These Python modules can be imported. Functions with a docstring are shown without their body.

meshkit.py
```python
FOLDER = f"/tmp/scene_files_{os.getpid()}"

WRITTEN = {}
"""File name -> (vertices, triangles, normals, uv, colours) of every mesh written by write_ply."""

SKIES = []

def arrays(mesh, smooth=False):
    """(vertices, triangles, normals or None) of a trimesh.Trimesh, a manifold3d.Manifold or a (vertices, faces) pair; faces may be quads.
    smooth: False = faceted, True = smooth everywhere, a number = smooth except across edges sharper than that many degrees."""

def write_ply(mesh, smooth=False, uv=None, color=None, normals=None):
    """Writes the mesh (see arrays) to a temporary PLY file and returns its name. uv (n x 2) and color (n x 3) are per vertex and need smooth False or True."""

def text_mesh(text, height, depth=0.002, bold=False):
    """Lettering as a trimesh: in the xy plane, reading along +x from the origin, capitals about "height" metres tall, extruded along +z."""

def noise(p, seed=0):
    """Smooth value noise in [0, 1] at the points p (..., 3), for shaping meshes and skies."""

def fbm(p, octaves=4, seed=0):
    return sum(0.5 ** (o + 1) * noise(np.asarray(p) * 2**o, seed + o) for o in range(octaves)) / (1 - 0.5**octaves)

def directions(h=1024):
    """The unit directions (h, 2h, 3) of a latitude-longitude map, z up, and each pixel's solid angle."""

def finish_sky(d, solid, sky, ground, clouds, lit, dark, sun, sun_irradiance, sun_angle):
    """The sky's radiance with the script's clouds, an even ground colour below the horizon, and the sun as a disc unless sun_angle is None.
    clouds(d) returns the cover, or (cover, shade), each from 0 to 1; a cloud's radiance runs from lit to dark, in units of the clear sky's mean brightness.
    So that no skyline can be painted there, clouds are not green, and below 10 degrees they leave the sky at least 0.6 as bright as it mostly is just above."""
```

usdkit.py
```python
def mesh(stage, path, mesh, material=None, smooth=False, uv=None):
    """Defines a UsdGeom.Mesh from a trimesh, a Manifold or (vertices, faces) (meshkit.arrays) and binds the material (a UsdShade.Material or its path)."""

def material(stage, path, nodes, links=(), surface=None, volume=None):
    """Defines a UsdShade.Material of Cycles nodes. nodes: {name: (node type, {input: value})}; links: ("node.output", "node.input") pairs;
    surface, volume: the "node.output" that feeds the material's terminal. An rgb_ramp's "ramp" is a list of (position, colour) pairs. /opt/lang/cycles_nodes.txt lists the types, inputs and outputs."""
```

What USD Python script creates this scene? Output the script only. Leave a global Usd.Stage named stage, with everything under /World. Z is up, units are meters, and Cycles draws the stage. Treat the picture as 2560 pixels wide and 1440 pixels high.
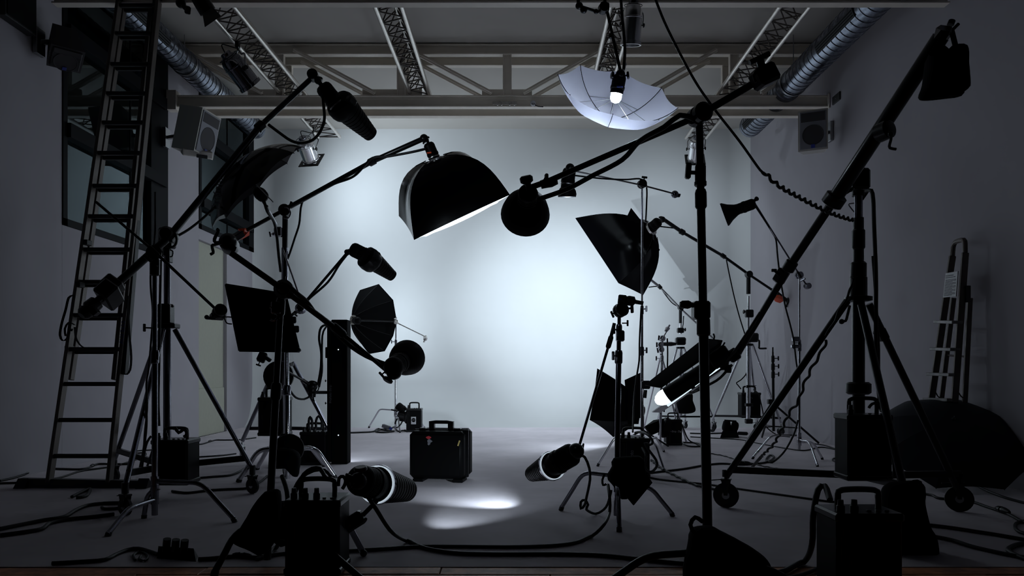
import math, random
import numpy as np, trimesh, usdkit, meshkit
from pxr import Usd, UsdGeom, UsdLux, UsdShade, Gf, Sdf

random.seed(7)
stage = Usd.Stage.CreateInMemory()
UsdGeom.SetStageUpAxis(stage, UsdGeom.Tokens.z)
UsdGeom.SetStageMetersPerUnit(stage, 1.0)
UsdGeom.Xform.Define(stage, '/World')
UsdGeom.Scope.Define(stage, '/World/Looks')

# ------------------------------------------------------------------ camera, exposure, lamp strengths
F, CX, HZ, EYE = 1800.0, 1280.0, 920.0, 0.95      # lens in pixels of a 2560 px wide frame, vanishing point, eye height
cam = UsdGeom.Camera.Define(stage, '/World/Camera')
cam.CreateHorizontalApertureAttr(36.0)
cam.CreateVerticalApertureAttr(20.25)
cam.CreateFocalLengthAttr(36.0 * F / 2560)
cam.CreateVerticalApertureOffsetAttr(36.0 * (HZ - 720) / 2560)
cam.CreateClippingRangeAttr(Gf.Vec2f(0.05, 60))
cam.AddTranslateOp().Set(Gf.Vec3d(0, 0, EYE))
cam.AddRotateXOp().Set(90.0)
cam.CreateExposureAttr(-0.1)

COOL = (0.75, 0.885, 1.0)
LAMP = dict(soft_right=28.0, soft_left=8.0, octa=4.2, low_soft=10.0, dish_a=350.0, dish_b=100.0, dish_c=10.0, spot_big=52000.0, par=3000.0,
            umbrella=135.0, strip_bulb=6.0, snoot_left=1500.0, snoot_right=3600.0, strip_box=9.0)

# ------------------------------------------------------------------ small helpers
def unit(v):
    v = np.asarray(v, float)
    return v / (np.linalg.norm(v) + 1e-12)

def W(px, py, Y):                                   # the point at depth Y metres that stands at this place of the frame
    return np.array([(px - CX) * Y / F, Y, EYE + (HZ - py) * Y / F])

def G(px, py, z=0.0):                               # the floor point (height z)
    Y = F * (EYE - z) / (py - HZ)
    return np.array([(px - CX) * Y / F, Y, z])

def frame(z, up=(0, 0, 1)):
    z = unit(z)
    x = np.cross(up, z)
    if np.linalg.norm(x) < 1e-3:
        x = np.cross((0, 1, 0), z)
    x = unit(x)
    return np.stack([x, np.cross(z, x), z], 1)

def cat(*ms):
    ms = [m for m in ms if m is not None]
    return trimesh.util.concatenate(ms) if len(ms) > 1 else ms[0]

def TM(v, f):
    return trimesh.Trimesh(np.asarray(v, float), np.asarray(f, int), process=False)

def grid_faces(nr, nc, wrap=False):
    f = []
    for i in range(nr - 1):
        for j in range(nc if wrap else nc - 1):
            a, b = i * nc + j, i * nc + (j + 1) % nc
            f += [[a, b, b + nc], [a, b + nc, a + nc]]
    return f

def lathe(p0, axis, prof, n=20, up=(0, 0, 1), caps=(True, True)):
    R, p0 = frame(axis, up), np.asarray(p0, float)
    a = np.arange(n) * 2 * np.pi / n
    v = np.concatenate([p0 + t * R[:, 2] + r * (np.cos(a)[:, None] * R[:, 0] + np.sin(a)[:, None] * R[:, 1]) for t, r in prof])
    f = grid_faces(len(prof), n, True)
    v = list(v)
    for end, k in ((0, 0), (1, len(prof) - 1)):
        if caps[end] and prof[k][1] > 1e-6:
            c = len(v)
            v.append(p0 + prof[k][0] * R[:, 2])
            for j in range(n):
                q = [k * n + j, k * n + (j + 1) % n, c]
                f.append(q if end else q[::-1])
    return TM(v, f)

def rod(a, b, r, r2=None, n=12):
    a, b = np.asarray(a, float), np.asarray(b, float)
    L = np.linalg.norm(b - a)
    return lathe(a, b - a, [(0, r), (L, r if r2 is None else r2)], n)

def ball(c, r, sub=2):
    m = trimesh.creation.icosphere(sub, r)
    m.apply_translation(c)
    return m

def spline(pts, step=0.03):
    p = np.asarray(pts, float)
    if len(p) < 3:
        return p
    q = np.vstack([2 * p[0] - p[1], p, 2 * p[-1] - p[-2]])
    out = []
    for i in range(1, len(q) - 2):
        n = max(2, int(np.linalg.norm(q[i + 1] - q[i]) / step))
        t = np.linspace(0, 1, n, endpoint=False)[:, None]
        out.append(0.5 * (2 * q[i] + (q[i + 1] - q[i - 1]) * t + (2 * q[i - 1] - 5 * q[i] + 4 * q[i + 1] - q[i + 2]) * t**2 + (3 * q[i] - q[i - 1] - 3 * q[i + 1] + q[i + 2]) * t**3))
    return np.vstack(out + [p[-1:]])

def sweep(p, r, n=7):
    p = np.asarray(p, float)
    t = np.gradient(p, axis=0)
    t /= np.linalg.norm(t, axis=1, keepdims=True) + 1e-12
    x = frame(t[0])[:, 0]
    a = np.arange(n) * 2 * np.pi / n
    v = []
    rr = np.broadcast_to(r, (len(p),))
    for i in range(len(p)):
        x = unit(x - t[i] * (x @ t[i]))
        y = np.cross(t[i], x)
        v.append(p[i] + rr[i] * (np.cos(a)[:, None] * x + np.sin(a)[:, None] * y))
    v = np.vstack(v + [p[:1], p[-1:]])
    f, k = grid_faces(len(p), n, True), len(p) * n
    for j in range(n):
        f += [[(j + 1) % n, j, k], [k - n + j, k - n + (j + 1) % n, k + 1]]
    return TM(v, f)

def bend(pts, r, n=10, step=0.02):
    return sweep(spline(pts, step), r, n)

def obox(c, R, h, b=0.004):
    h = np.asarray(h, float)
    b = min(b, 0.45 * h.min())
    v = []
    for s in np.ndindex(2, 2, 2):
        s = np.array(s) * 2 - 1
        for k in range(3):
            q = h - b
            q[k] = h[k]
            v.append(s * q)
    m = trimesh.convex.convex_hull(np.array(v))
    return TM(np.asarray(c) + m.vertices @ np.asarray(R).T, m.faces)

def bar(a, b, w, h, up=(0, 0, 1), bev=0.003):
    a, b = np.asarray(a, float), np.asarray(b, float)
    return obox((a + b) / 2, frame(b - a, up), (w / 2, h / 2, np.linalg.norm(b - a) / 2), bev)

def hull(pts):
    m = trimesh.convex.convex_hull(np.asarray(pts, float))
    return TM(m.vertices, m.faces)

def pillow(poly, Y, t, lean=0.0):
    """A soft bag whose outline is poly (pixels at depth Y) and that is t thick; lean moves its top back."""
    o = np.array([W(x, y, Y) for x, y in poly])
    o = spline(np.vstack([o, o[:1]]), 0.02)[:-1]
    c = o.mean(0)
    v, lev = [], [(0.12, -1), (0.55, -0.97), (0.82, -0.8), (0.95, -0.5), (1, 0), (0.95, 0.5), (0.82, 0.8), (0.55, 0.97), (0.12, 1)]
    for s, d in lev:
        q = c + (o - c) * s
        q = q + np.array([0, 1.0, 0]) * (d * t / 2) + np.outer((q[:, 2] - c[2]) * lean, [0, 1.0, 0])
        w = meshkit.fbm(q * 14, 2, 3)[:, None] - 0.5
        v.append(q + w * np.array([0.008, 0.02, 0.008]))
    n = len(o)
    f = grid_faces(len(lev), n, True)
    v = np.vstack(v + [v[0].mean(0)[None], v[-1].mean(0)[None]])
    k = len(lev) * n
    for j in range(n):
        f += [[(j + 1) % n, j, k], [k - n + j, k - n + (j + 1) % n, k + 1]]
    return TM(v, f)

def plate(poly, Ys, t):
    """A stiff panel: corner pixels with their depths, t thick along its own normal."""
    p = np.array([W(x, y, Y) for (x, y), Y in zip(poly, Ys)])
    n = unit(np.cross(p[1] - p[0], p[2] - p[0]))
    return hull(np.vstack([p - n * t / 2, p + n * t / 2]))

# ------------------------------------------------------------------ things and parts
_used, _labels = {}, {}
def _path(parent, name):
    k = _used.setdefault(parent, {}).setdefault(name, 0)
    _used[parent][name] = k + 1
    return f'{parent}/{name}' + (f'_{k:03d}' if k else '')

class Thing:
    def __init__(s, name, label=None, category=None, base=(0, 0, 0), group=None, kind=None):
        s.base = np.asarray(base, float)
        s.path = _path('/World', name)
        x = UsdGeom.Xform.Define(stage, s.path)
        x.AddTranslateOp().Set(Gf.Vec3d(*map(float, s.base)))
        s.prim = x.GetPrim()
        for k, v in (('label', label), ('category', category), ('group', group), ('kind', kind)):
            if v:
                s.prim.SetCustomDataByKey(k, v)
        if label:
            assert label not in _labels or group, label
            if not 4 <= len(label.split()) <= 16: print('LABEL', len(label.split()), label)
            _labels[label] = 1
    def part(s, name, mesh, mat, parent=None, label=None, smooth=35, kind=None):
        p = _path(parent or s.path, name)
        mesh = TM(mesh.vertices - s.base, mesh.faces)
        m = usdkit.mesh(stage, p, mesh, mat, smooth=smooth)
        if label:
            m.GetPrim().SetCustomDataByKey('label', label)
        if kind:
            m.GetPrim().SetCustomDataByKey('kind', kind)
        return p
    def light(s, name, kind, at, direction, **a):
        p = _path(s.path, name)
        L = getattr(UsdLux, kind).Define(stage, p)
        L.CreateIntensityAttr(a['intensity'])
        L.CreateColorAttr(Gf.Vec3f(*a.get('color', COOL)))
        R = frame(-unit(direction))
        at = np.asarray(at) - s.base
        m = np.eye(4)
        m[:3, :3] = R.T
        m[3, :3] = at
        L.AddTransformOp().Set(Gf.Matrix4d(*map(float, m.ravel())))
        if 'radius' in a:
            L.CreateRadiusAttr(a['radius'])
        if 'cone' in a:
            sh = UsdLux.ShapingAPI.Apply(L.GetPrim())
            sh.CreateShapingConeAngleAttr(a['cone'])
            sh.CreateShapingConeSoftnessAttr(a.get('soft', 0.5))
        if a.get('normalize'):
            L.CreateNormalizeAttr(True)
        return p

# ------------------------------------------------------------------ materials
def M(name, base, rough=0.5, metal=0.0, spec=0.5, noise=0.0, scale=20.0, coat=0.0, bump=0.0, bscale=200.0, rvar=0.0):
    n = {'p': ('principled_bsdf', dict(base_color=base, roughness=rough, metallic=metal, specular_ior_level=spec, coat_weight=coat))}
    l = []
    if noise or bump or rvar:
        n['tc'] = ('texture_coordinate', {})
    if noise or rvar:
        n['nz'] = ('noise_texture', dict(scale=scale, detail=5.0, roughness=0.6))
        l += [('tc.object', 'nz.vector')]
    if noise:
        n['r'] = ('rgb_ramp', dict(ramp=[(0.3, tuple(c * (1 - noise) for c in base)), (0.7, tuple(min(1, c * (1 + noise)) for c in base))]))
        l += [('nz.fac', 'r.fac'), ('r.color', 'p.base_color')]
    if rvar:
        n['mr'] = ('map_range', dict(from_min=0.3, from_max=0.7, to_min=max(0.02, rough - rvar), to_max=rough + rvar, clamp=True))
        l += [('nz.fac', 'mr.value'), ('mr.result', 'p.roughness')]
    if bump:
        n['bn'] = ('noise_texture', dict(scale=bscale, detail=3.0))
        n['b'] = ('bump', dict(strength=bump, distance=0.002))
        l += [('tc.object', 'bn.vector'), ('bn.fac', 'b.height'), ('b.normal', 'p.normal')]
    return usdkit.material(stage, '/World/Looks/' + name, n, l, surface='p.BSDF')

def EMIT(name, strength, color=COOL):
    return usdkit.material(stage, '/World/Looks/' + name, {'e': ('emission', dict(color=color, strength=strength))}, [], surface='e.emission')

m_cyc = M('cyclorama_paint', (0.56, 0.565, 0.565), 0.8, noise=0.02, scale=1.2, spec=0.1)
m_floor = M('painted_floor', (0.64, 0.59, 0.625), 0.75, noise=0.10, scale=2.2, spec=0.06, rvar=0.1, bump=0.05)
m_wall = M('wall_paint', (0.39, 0.37, 0.397), 0.9, noise=0.03, scale=1.5, spec=0.03)
m_ceil = M('ceiling_paint', (0.52, 0.49, 0.455), 0.9, noise=0.04, scale=1.0, spec=0.03)
m_beam = M('steel_paint', (0.78, 0.71, 0.63), 0.5, noise=0.06, scale=4, spec=0.3)
m_niche = M('niche_paint', (0.40, 0.40, 0.33), 0.6, noise=0.03, spec=0.2)
m_black = M('black_metal', (0.003, 0.003, 0.0038), 0.3, spec=0.3, coat=0.04)
m_fabric = M('black_fabric', (0.002, 0.002, 0.0024), 0.85, spec=0.06, bump=0.15, bscale=500)
m_plastic = M('black_plastic', (0.0018, 0.0018, 0.0022), 0.5, spec=0.1, bump=0.1, bscale=400)
m_rubber = M('cable_rubber', (0.006, 0.006, 0.007), 0.5, spec=0.3)
m_nylon = M('umbrella_nylon', (0.0018, 0.0018, 0.0025), 0.16, spec=0.05, bump=0.1, bscale=60)
m_umbnylon = M('black_umbrella_nylon', (0.0018, 0.0018, 0.003), 0.13, spec=0.3, bump=0.05, bscale=60)
m_darknylon = M('dull_umbrella_nylon', (0.008, 0.010, 0.015), 0.6, spec=0.15)
m_chrome = M('chrome', (0.62, 0.62, 0.66), 0.12, metal=1.0)
m_dkchrome = M('dark_chrome', (0.20, 0.20, 0.23), 0.16, metal=1.0)
m_alu = M('aluminium', (0.55, 0.53, 0.51), 0.35, metal=1.0, noise=0.1, scale=25, rvar=0.1)
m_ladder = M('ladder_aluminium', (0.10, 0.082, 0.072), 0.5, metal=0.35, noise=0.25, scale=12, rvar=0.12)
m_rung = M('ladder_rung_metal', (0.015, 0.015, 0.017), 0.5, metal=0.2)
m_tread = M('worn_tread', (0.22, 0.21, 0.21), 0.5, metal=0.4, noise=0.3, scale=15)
m_truss = M('truss_aluminium', (0.62, 0.58, 0.54), 0.33, metal=0.9, noise=0.08, scale=15)
m_duct = M('galvanised_duct', (0.21, 0.23, 0.28), 0.25, metal=1.0, noise=0.25, scale=9, rvar=0.08)
m_darkbox = M('dark_speaker_cabinet', (0.07, 0.066, 0.07), 0.7, spec=0.1)
m_slot = M('dark_grille', (0.01, 0.01, 0.012), 0.6)
m_speaker = M('speaker_cabinet', (0.50, 0.47, 0.44), 0.6, spec=0.2)
m_grille = M('speaker_grille', (0.22, 0.22, 0.25), 0.55, spec=0.3, bump=0.4, bscale=700)
m_orange = M('orange_plastic', (0.75, 0.07, 0.012), 0.4)
m_red = M('red_print', (0.45, 0.03, 0.04), 0.6)
m_white = M('white_print', (0.6, 0.6, 0.62), 0.6)
m_grey = M('grey_print', (0.16, 0.16, 0.18), 0.6)
m_yellow = M('yellow_print', (0.5, 0.38, 0.12), 0.6)
m_blue = M('blue_print', (0.03, 0.05, 0.32), 0.5)
m_frame = M('window_frame', (0.004, 0.0045, 0.006), 0.6, spec=0.08)
m_blind = M('dark_blind', (0.02, 0.03, 0.035), 0.8)
m_silver = M('reflector_silver', (0.85, 0.85, 0.87), 0.25, metal=1.0)
m_wood = M('wood_planks', (0.62, 0.26, 0.12), 0.5, noise=0.5, scale=9, spec=0.3)
m_brace = M('truss_brace_metal', (0.10, 0.085, 0.075), 0.5, metal=0.5)
m_steel = M('dull_steel', (0.35, 0.35, 0.36), 0.35, metal=1.0)
m_glass = usdkit.material(stage, '/World/Looks/window_glass', {
    'f': ('fresnel', dict(IOR=1.6)), 't': ('transparent_bsdf', dict(color=(0.55, 0.66, 0.68))), 'g': ('glossy_bsdf', dict(color=(0.75, 0.9, 0.95), roughness=0.015)),
    'm': ('mix_closure', {})}, [('f.fac', 'm.fac'), ('t.BSDF', 'm.closure1'), ('g.BSDF', 'm.closure2')], surface='m.closure')
m_shoot = usdkit.material(stage, '/World/Looks/white_umbrella_nylon', {
    'd': ('diffuse_bsdf', dict(color=(0.68, 0.68, 0.80))), 't': ('translucent_bsdf', dict(color=(0.57, 0.58, 0.72))), 'm': ('mix_closure', dict(fac=0.42))},
    [('d.BSDF', 'm.closure1'), ('t.BSDF', 'm.closure2')], surface='m.closure')

# ------------------------------------------------------------------ the room
XL, XR, YB, ZC, YF = -4.3, 3.95, 12.2, 5.0, 3.0
def struct(name, mesh, mat, smooth=False):
    p = _path('/World', name)
    m = usdkit.mesh(stage, p, mesh, mat, smooth=smooth)
    m.GetPrim().SetCustomDataByKey('kind', 'structure')
    return p
def sub(parent, name, mesh, mat, smooth=False, kind=None, label=None):
    p = _path(parent, name)
    m = usdkit.mesh(stage, p, mesh, mat, smooth=smooth)
    if kind:
        m.GetPrim().SetCustomDataByKey('kind', kind)
    if label:
        m.GetPrim().SetCustomDataByKey('label', label)
    return p
def box(x0, x1, y0, y1, z0, z1, b=0.002):
    return obox(((x0 + x1) / 2, (y0 + y1) / 2, (z0 + z1) / 2), np.eye(3), ((x1 - x0) / 2, (y1 - y0) / 2, (z1 - z0) / 2), b)
def quad(*p):
    return TM(p, [[0, 1, 2], [0, 2, 3]])

YW = 3.44                                           # the white paint ends here, bare boards before it
fl = struct('floor', box(XL, XR, YW, YB - 0.68, -0.06, 0.0, 0.001), m_floor)
rnd = random.Random(3)
y = YW
for row in range(16):                               # bare floor boards at the front edge
    w = 0.118 + rnd.uniform(-0.006, 0.006)
    x = XL + rnd.uniform(-1.2, 0)
    while x < XR:
        L = rnd.uniform(1.1, 2.3)
        x0, x1 = max(x, XL), min(x + L, XR)
        if x1 - x0 > 0.05:
            sub(fl, 'plank', box(x0 + 0.002, x1 - 0.002, y - w + 0.0025, y - 0.0025, -0.03, -0.002 + rnd.uniform(-0.002, 0.001), 0.003), m_wood)
        x += L
    y -= w

# the cyclorama: floor rises into the back wall, rounded vertical corners
rc, rz = 0.28, 0.70
prof = [(YB - rz + rz * math.sin(a), rz - rz * math.cos(a)) for a in np.linspace(0, math.pi / 2, 15)] + [(YB, z) for z in (1.2, 2.2, 3.4, ZC)]
cols = [(XL, rc)] + [(XL + rc - rc * math.cos(a), rc - rc * math.sin(a)) for a in np.linspace(0, math.pi / 2, 9)][1:] \
     + [(x, 0) for x in np.linspace(XL + rc, XR - rc, 12)][1:-1] + [(XR - rc + rc * math.sin(a), rc - rc * math.cos(a)) for a in np.linspace(0, math.pi / 2, 9)]
v = [(cx, py - back * min(1, max(0.0, (py - (YB - rz)) / rz)), pz) for (py, pz) in prof for (cx, back) in cols]
struct('wall_back', TM(v, grid_faces(len(prof), len(cols))), m_cyc, smooth=50)
struct('wall_right', box(XR, XR + 0.12, YF, YB + 0.1, -0.06, ZC), m_wall)
struct('ceiling', box(XL - 0.2, XR + 0.2, YF + 1.5, YB + 0.1, ZC, ZC + 0.1), m_ceil)

# left wall with two window openings and a niche
def ywall(px): return abs(XL) * F / (CX - px)
W1 = (ywall(155), ywall(418), 2.32, 4.85)
W2 = (ywall(497), ywall(633), 2.87, 4.85)
NI = (ywall(498), ywall(567), 0.02, 2.72)
ys = [YF, W1[0], W1[1], W2[0], NI[1], W2[1], YB + 0.1]
boxes = [box(XL - 0.14, XL, YF, W1[0], -0.06, ZC), box(XL - 0.14, XL, W1[1], W2[0], -0.06, ZC), box(XL - 0.14, XL, W2[1], YB + 0.1, -0.06, ZC),
         box(XL - 0.14, XL, W1[0], W1[1], -0.06, W1[2]), box(XL - 0.14, XL, W1[0], W1[1], W1[3], ZC),
         box(XL - 0.14, XL, W2[0], NI[1], NI[3], W2[2]), box(XL - 0.14, XL, NI[1], W2[1], -0.06, W2[2]), box(XL - 0.14, XL, W2[0], W2[1], W2[3], ZC)]
wl = struct('wall_left', cat(*boxes), m_wall)
struct('door_1', cat(box(XL - 0.075, XL - 0.05, W2[0] + 0.004, NI[1] - 0.004, 0.0, NI[3] - 0.004), box(XL - 0.05, XL - 0.02, W2[0] + 0.004, NI[1] - 0.05, 0.0, 0.66)), m_niche)
for k, (w, vm) in enumerate((((W1), (0.62,)), ((W2), (0.52,)))):
    wn = struct(f'window_{k + 1}', cat(box(XL - 0.10, XL + 0.012, w[0], w[0] + 0.07, w[2], w[3]), box(XL - 0.10, XL + 0.012, w[1] - (0.42 if k == 0 else 0.22), w[1], w[2], w[3]),
        box(XL - 0.10, XL + 0.012, w[0], w[1], w[2], w[2] + 0.07), box(XL - 0.10, XL + 0.012, w[0], w[1], w[3] - 0.07, w[3])), m_frame)
    zs = [w[2], 3.245, 4.20, w[3]]
    for z in zs[1:3]:
        sub(wn, 'transom', box(XL - 0.09, XL + 0.05, w[0] + 0.06, w[1] - 0.1, z - 0.07, z + 0.07), m_frame)
    for z0, z1 in zip(zs, zs[1:]):
        ymid = w[0] + (w[1] - w[0]) * vm[0]
        for a, b in ((w[0], ymid), (ymid, w[1])):
            sub(wn, 'pane', box(XL - 0.045, XL - 0.039, a + 0.004, b - 0.004, z0, z1, 0.0005), m_glass)
    sub(wn, 'mullion', box(XL - 0.06, XL - 0.03, ymid - 0.008, ymid + 0.008, w[2], w[3]), m_frame)
    sub(wn, 'blind', box(XL - 0.135, XL - 0.12, w[0], w[1], w[2], w[3]), m_blind)

# ------------------------------------------------------------------ roof girders (two planes at 9.0 m and 9.33 m, one near the camera)
def girder(T, Y, x0, x1, panels, web=True):
    for z0, z1, nm in ((4.20, 4.345, 'bottom_chord'), (4.855, 4.985, 'top_chord')):
        T.part(nm, cat(box(x0, x1, Y - 0.006, Y + 0.006, z0 + 0.012, z1 - 0.012), box(x0, x1, Y - 0.045, Y + 0.045, z0, z0 + 0.014), box(x0, x1, Y - 0.045, Y + 0.045, z1 - 0.014, z1)), m_beam, smooth=False)
    if not web:
        return
    for kind, a, b in panels:
        if kind == 'v':
            T.part('post', cat(box(a - 0.055, a - 0.04, Y - 0.035, Y + 0.035, 4.33, 4.87), box(a + 0.04, a + 0.055, Y - 0.035, Y + 0.035, 4.33, 4.87), box(a - 0.05, a + 0.05, Y - 0.006, Y + 0.006, 4.33, 4.87)), m_beam, smooth=False)
        elif kind == 'd':
            p, q = np.array([a, Y - 0.04, 4.90]), np.array([b, Y - 0.04, 4.36])
            T.part('diagonal', cat(bar(p, q, 0.012, 0.10, (0, 1, 0)), bar(p + [0, -0.028, 0.0], q + [0, -0.028, 0], 0.05, 0.012, (0, 1, 0))), m_beam, smooth=False)
            for t in (0.06, 0.11, 0.89, 0.94):
                T.part('bolt', lathe(p + (q - p) * t, (0, -1, 0), [(0.0, 0.016), (0.035, 0.016)], 6), m_beam, smooth=False)
        else:
            T.part('gusset', box(a, b, Y - 0.012, Y + 0.012, 4.30, 4.43), m_beam, smooth=False)
def X9(px): return (px - CX) * 9.0 / F
pan = [('v', X9(700), 0), ('v', X9(1004), 0), ('v', X9(1268), 0), ('v', X9(1834), 0),
       ('d', X9(738), X9(940)), ('d', X9(1026), X9(1230)), ('d', X9(1500), X9(1308)), ('d', X9(1788), X9(1600)), ('d', X9(2062), X9(1900)), ('d', X9(470), X9(660)),
       ('g', X9(906), X9(1055)), ('g', X9(1205), X9(1330)), ('g', X9(1560), X9(1660)), ('g', X9(1840), X9(1900)), ('g', X9(620), X9(705))]
g1 = Thing('roof_girder', 'beige steel lattice girder nearer the camera of the far pair, spanning wall to wall', 'girder', (0, 9.0, 4.2))
girder(g1, 9.0, -4.17, 3.93, pan)
g1.part('end_plate', box(-4.29, -4.17, 8.93, 9.05, 4.16, 4.40), m_beam, smooth=False)
g1.part('end_plate', box(3.93, 3.945, 8.93, 9.05, 4.18, 4.36), m_beam, smooth=False)
bolts = cat(*[lathe(W(x, 262, 8.94), (0, -1, 0), [(0, 0.012), (0.02, 0.012)], 8) for x in (1244, 1254, 1274, 1286)])
pl = g1.part('splice_plate', cat(box(X9(1232), X9(1292), 8.945, 8.953, 4.222, 4.262), bolts), m_alu, label='pale bolted splice plate', smooth=False)
so = Thing('power_socket', 'round white power socket with short cord on the beige girder chord', 'socket', W(1333, 259, 8.94))
so.part('face', lathe(W(1333, 259, 8.953), (0, -1, 0), [(0, 0.034), (0.018, 0.034), (0.024, 0.03), (0.024, 0.022), (0.014, 0.02)], 20), m_white)
so.part('pin_hole', cat(*[lathe(W(1333 + d, 259, 8.938), (0, -1, 0), [(0, 0.005), (0.004, 0.005)], 8) for d in (-2.2, 2.2)]), m_slot)
so.part('cord', bend([W(1337, 262, 8.935), W(1345, 266, 8.93), W(1358, 267, 8.94)], 0.005), m_rubber)
g2 = Thing('roof_girder', 'beige steel lattice girder behind its twin, bottom edge just above the white backdrop', 'girder', (0, 9.33, 4.2))
girder(g2, 9.33, -4.17, 3.93, [(k, a, b) for k, a, b in pan])
g3 = Thing('roof_girder', 'dark girder edge running along the very top of the picture', 'girder', (0, 6.45, 4.2))
girder(g3, 6.45, -4.1, 3.9, [], web=False)

# ------------------------------------------------------------------ lattice trusses over the floor
def truss(label, xa0, xb0, Y0, xa1, xb1, Y1, z):
    T = Thing('lighting_truss', label, 'truss', ((xa0 + xb0) / 2, Y0, z))
    A0, B0, A1, B1 = np.array([xa0, Y0, z]), np.array([xb0, Y0, z]), np.array([xa1, Y1, z]), np.array([xb1, Y1, z])
    C0, C1 = (A0 + B0) / 2 + [0, 0, 0.2], (A1 + B1) / 2 + [0, 0, 0.2]
    for a, b in ((A0, A1), (B0, B1), (C0, C1)):
        T.part('chord_tube', cat(rod(a, b, 0.024, n=14), ball(b, 0.0235, 1)), m_truss)
    n = int((Y1 - Y0) / 0.235)
    br = []
    for k in range(n):
        t0, t1 = k / n, (k + 1) / n
        for (P0, P1), (Q0, Q1) in (((A0, A1), (B0, B1)), ((A0, A1), (C0, C1)), ((B0, B1), (C0, C1))):
            p, q = P0 + (P1 - P0) * t0, Q0 + (Q1 - Q0) * ((t0 + t1) / 2)
            br += [rod(p, q, 0.0075, n=6), rod(q, P0 + (P1 - P0) * t1, 0.0075, n=6)]
            if k % 6 == 0:
                br.append(rod(p, Q0 + (Q1 - Q0) * t0, 0.009, n=6))
    br.append(rod(A1, B1, 0.009, n=6))
    T.part('lattice_brace', cat(*br), m_brace, kind='stuff')
    return T
zt = 4.385
truss('lattice truss at far left, running past the girder with a spotlight at its end', -2.95, -2.68, 5.2, -2.88, -2.56, 10.7, zt)
truss('lattice truss left of centre, ending on the girder above the octagonal softbox', -1.32, -1.06, 5.2, -1.27, -1.03, 9.4, zt)
truss('bright lattice truss behind the hanging white umbrella', 0.90, 1.15, 5.2, 0.99, 1.22, 9.4, zt)
truss('lattice truss at far right, sloping down toward the right-hand small spotlight', 2.52, 2.80, 5.2, 2.60, 2.90, 10.75, zt)

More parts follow.
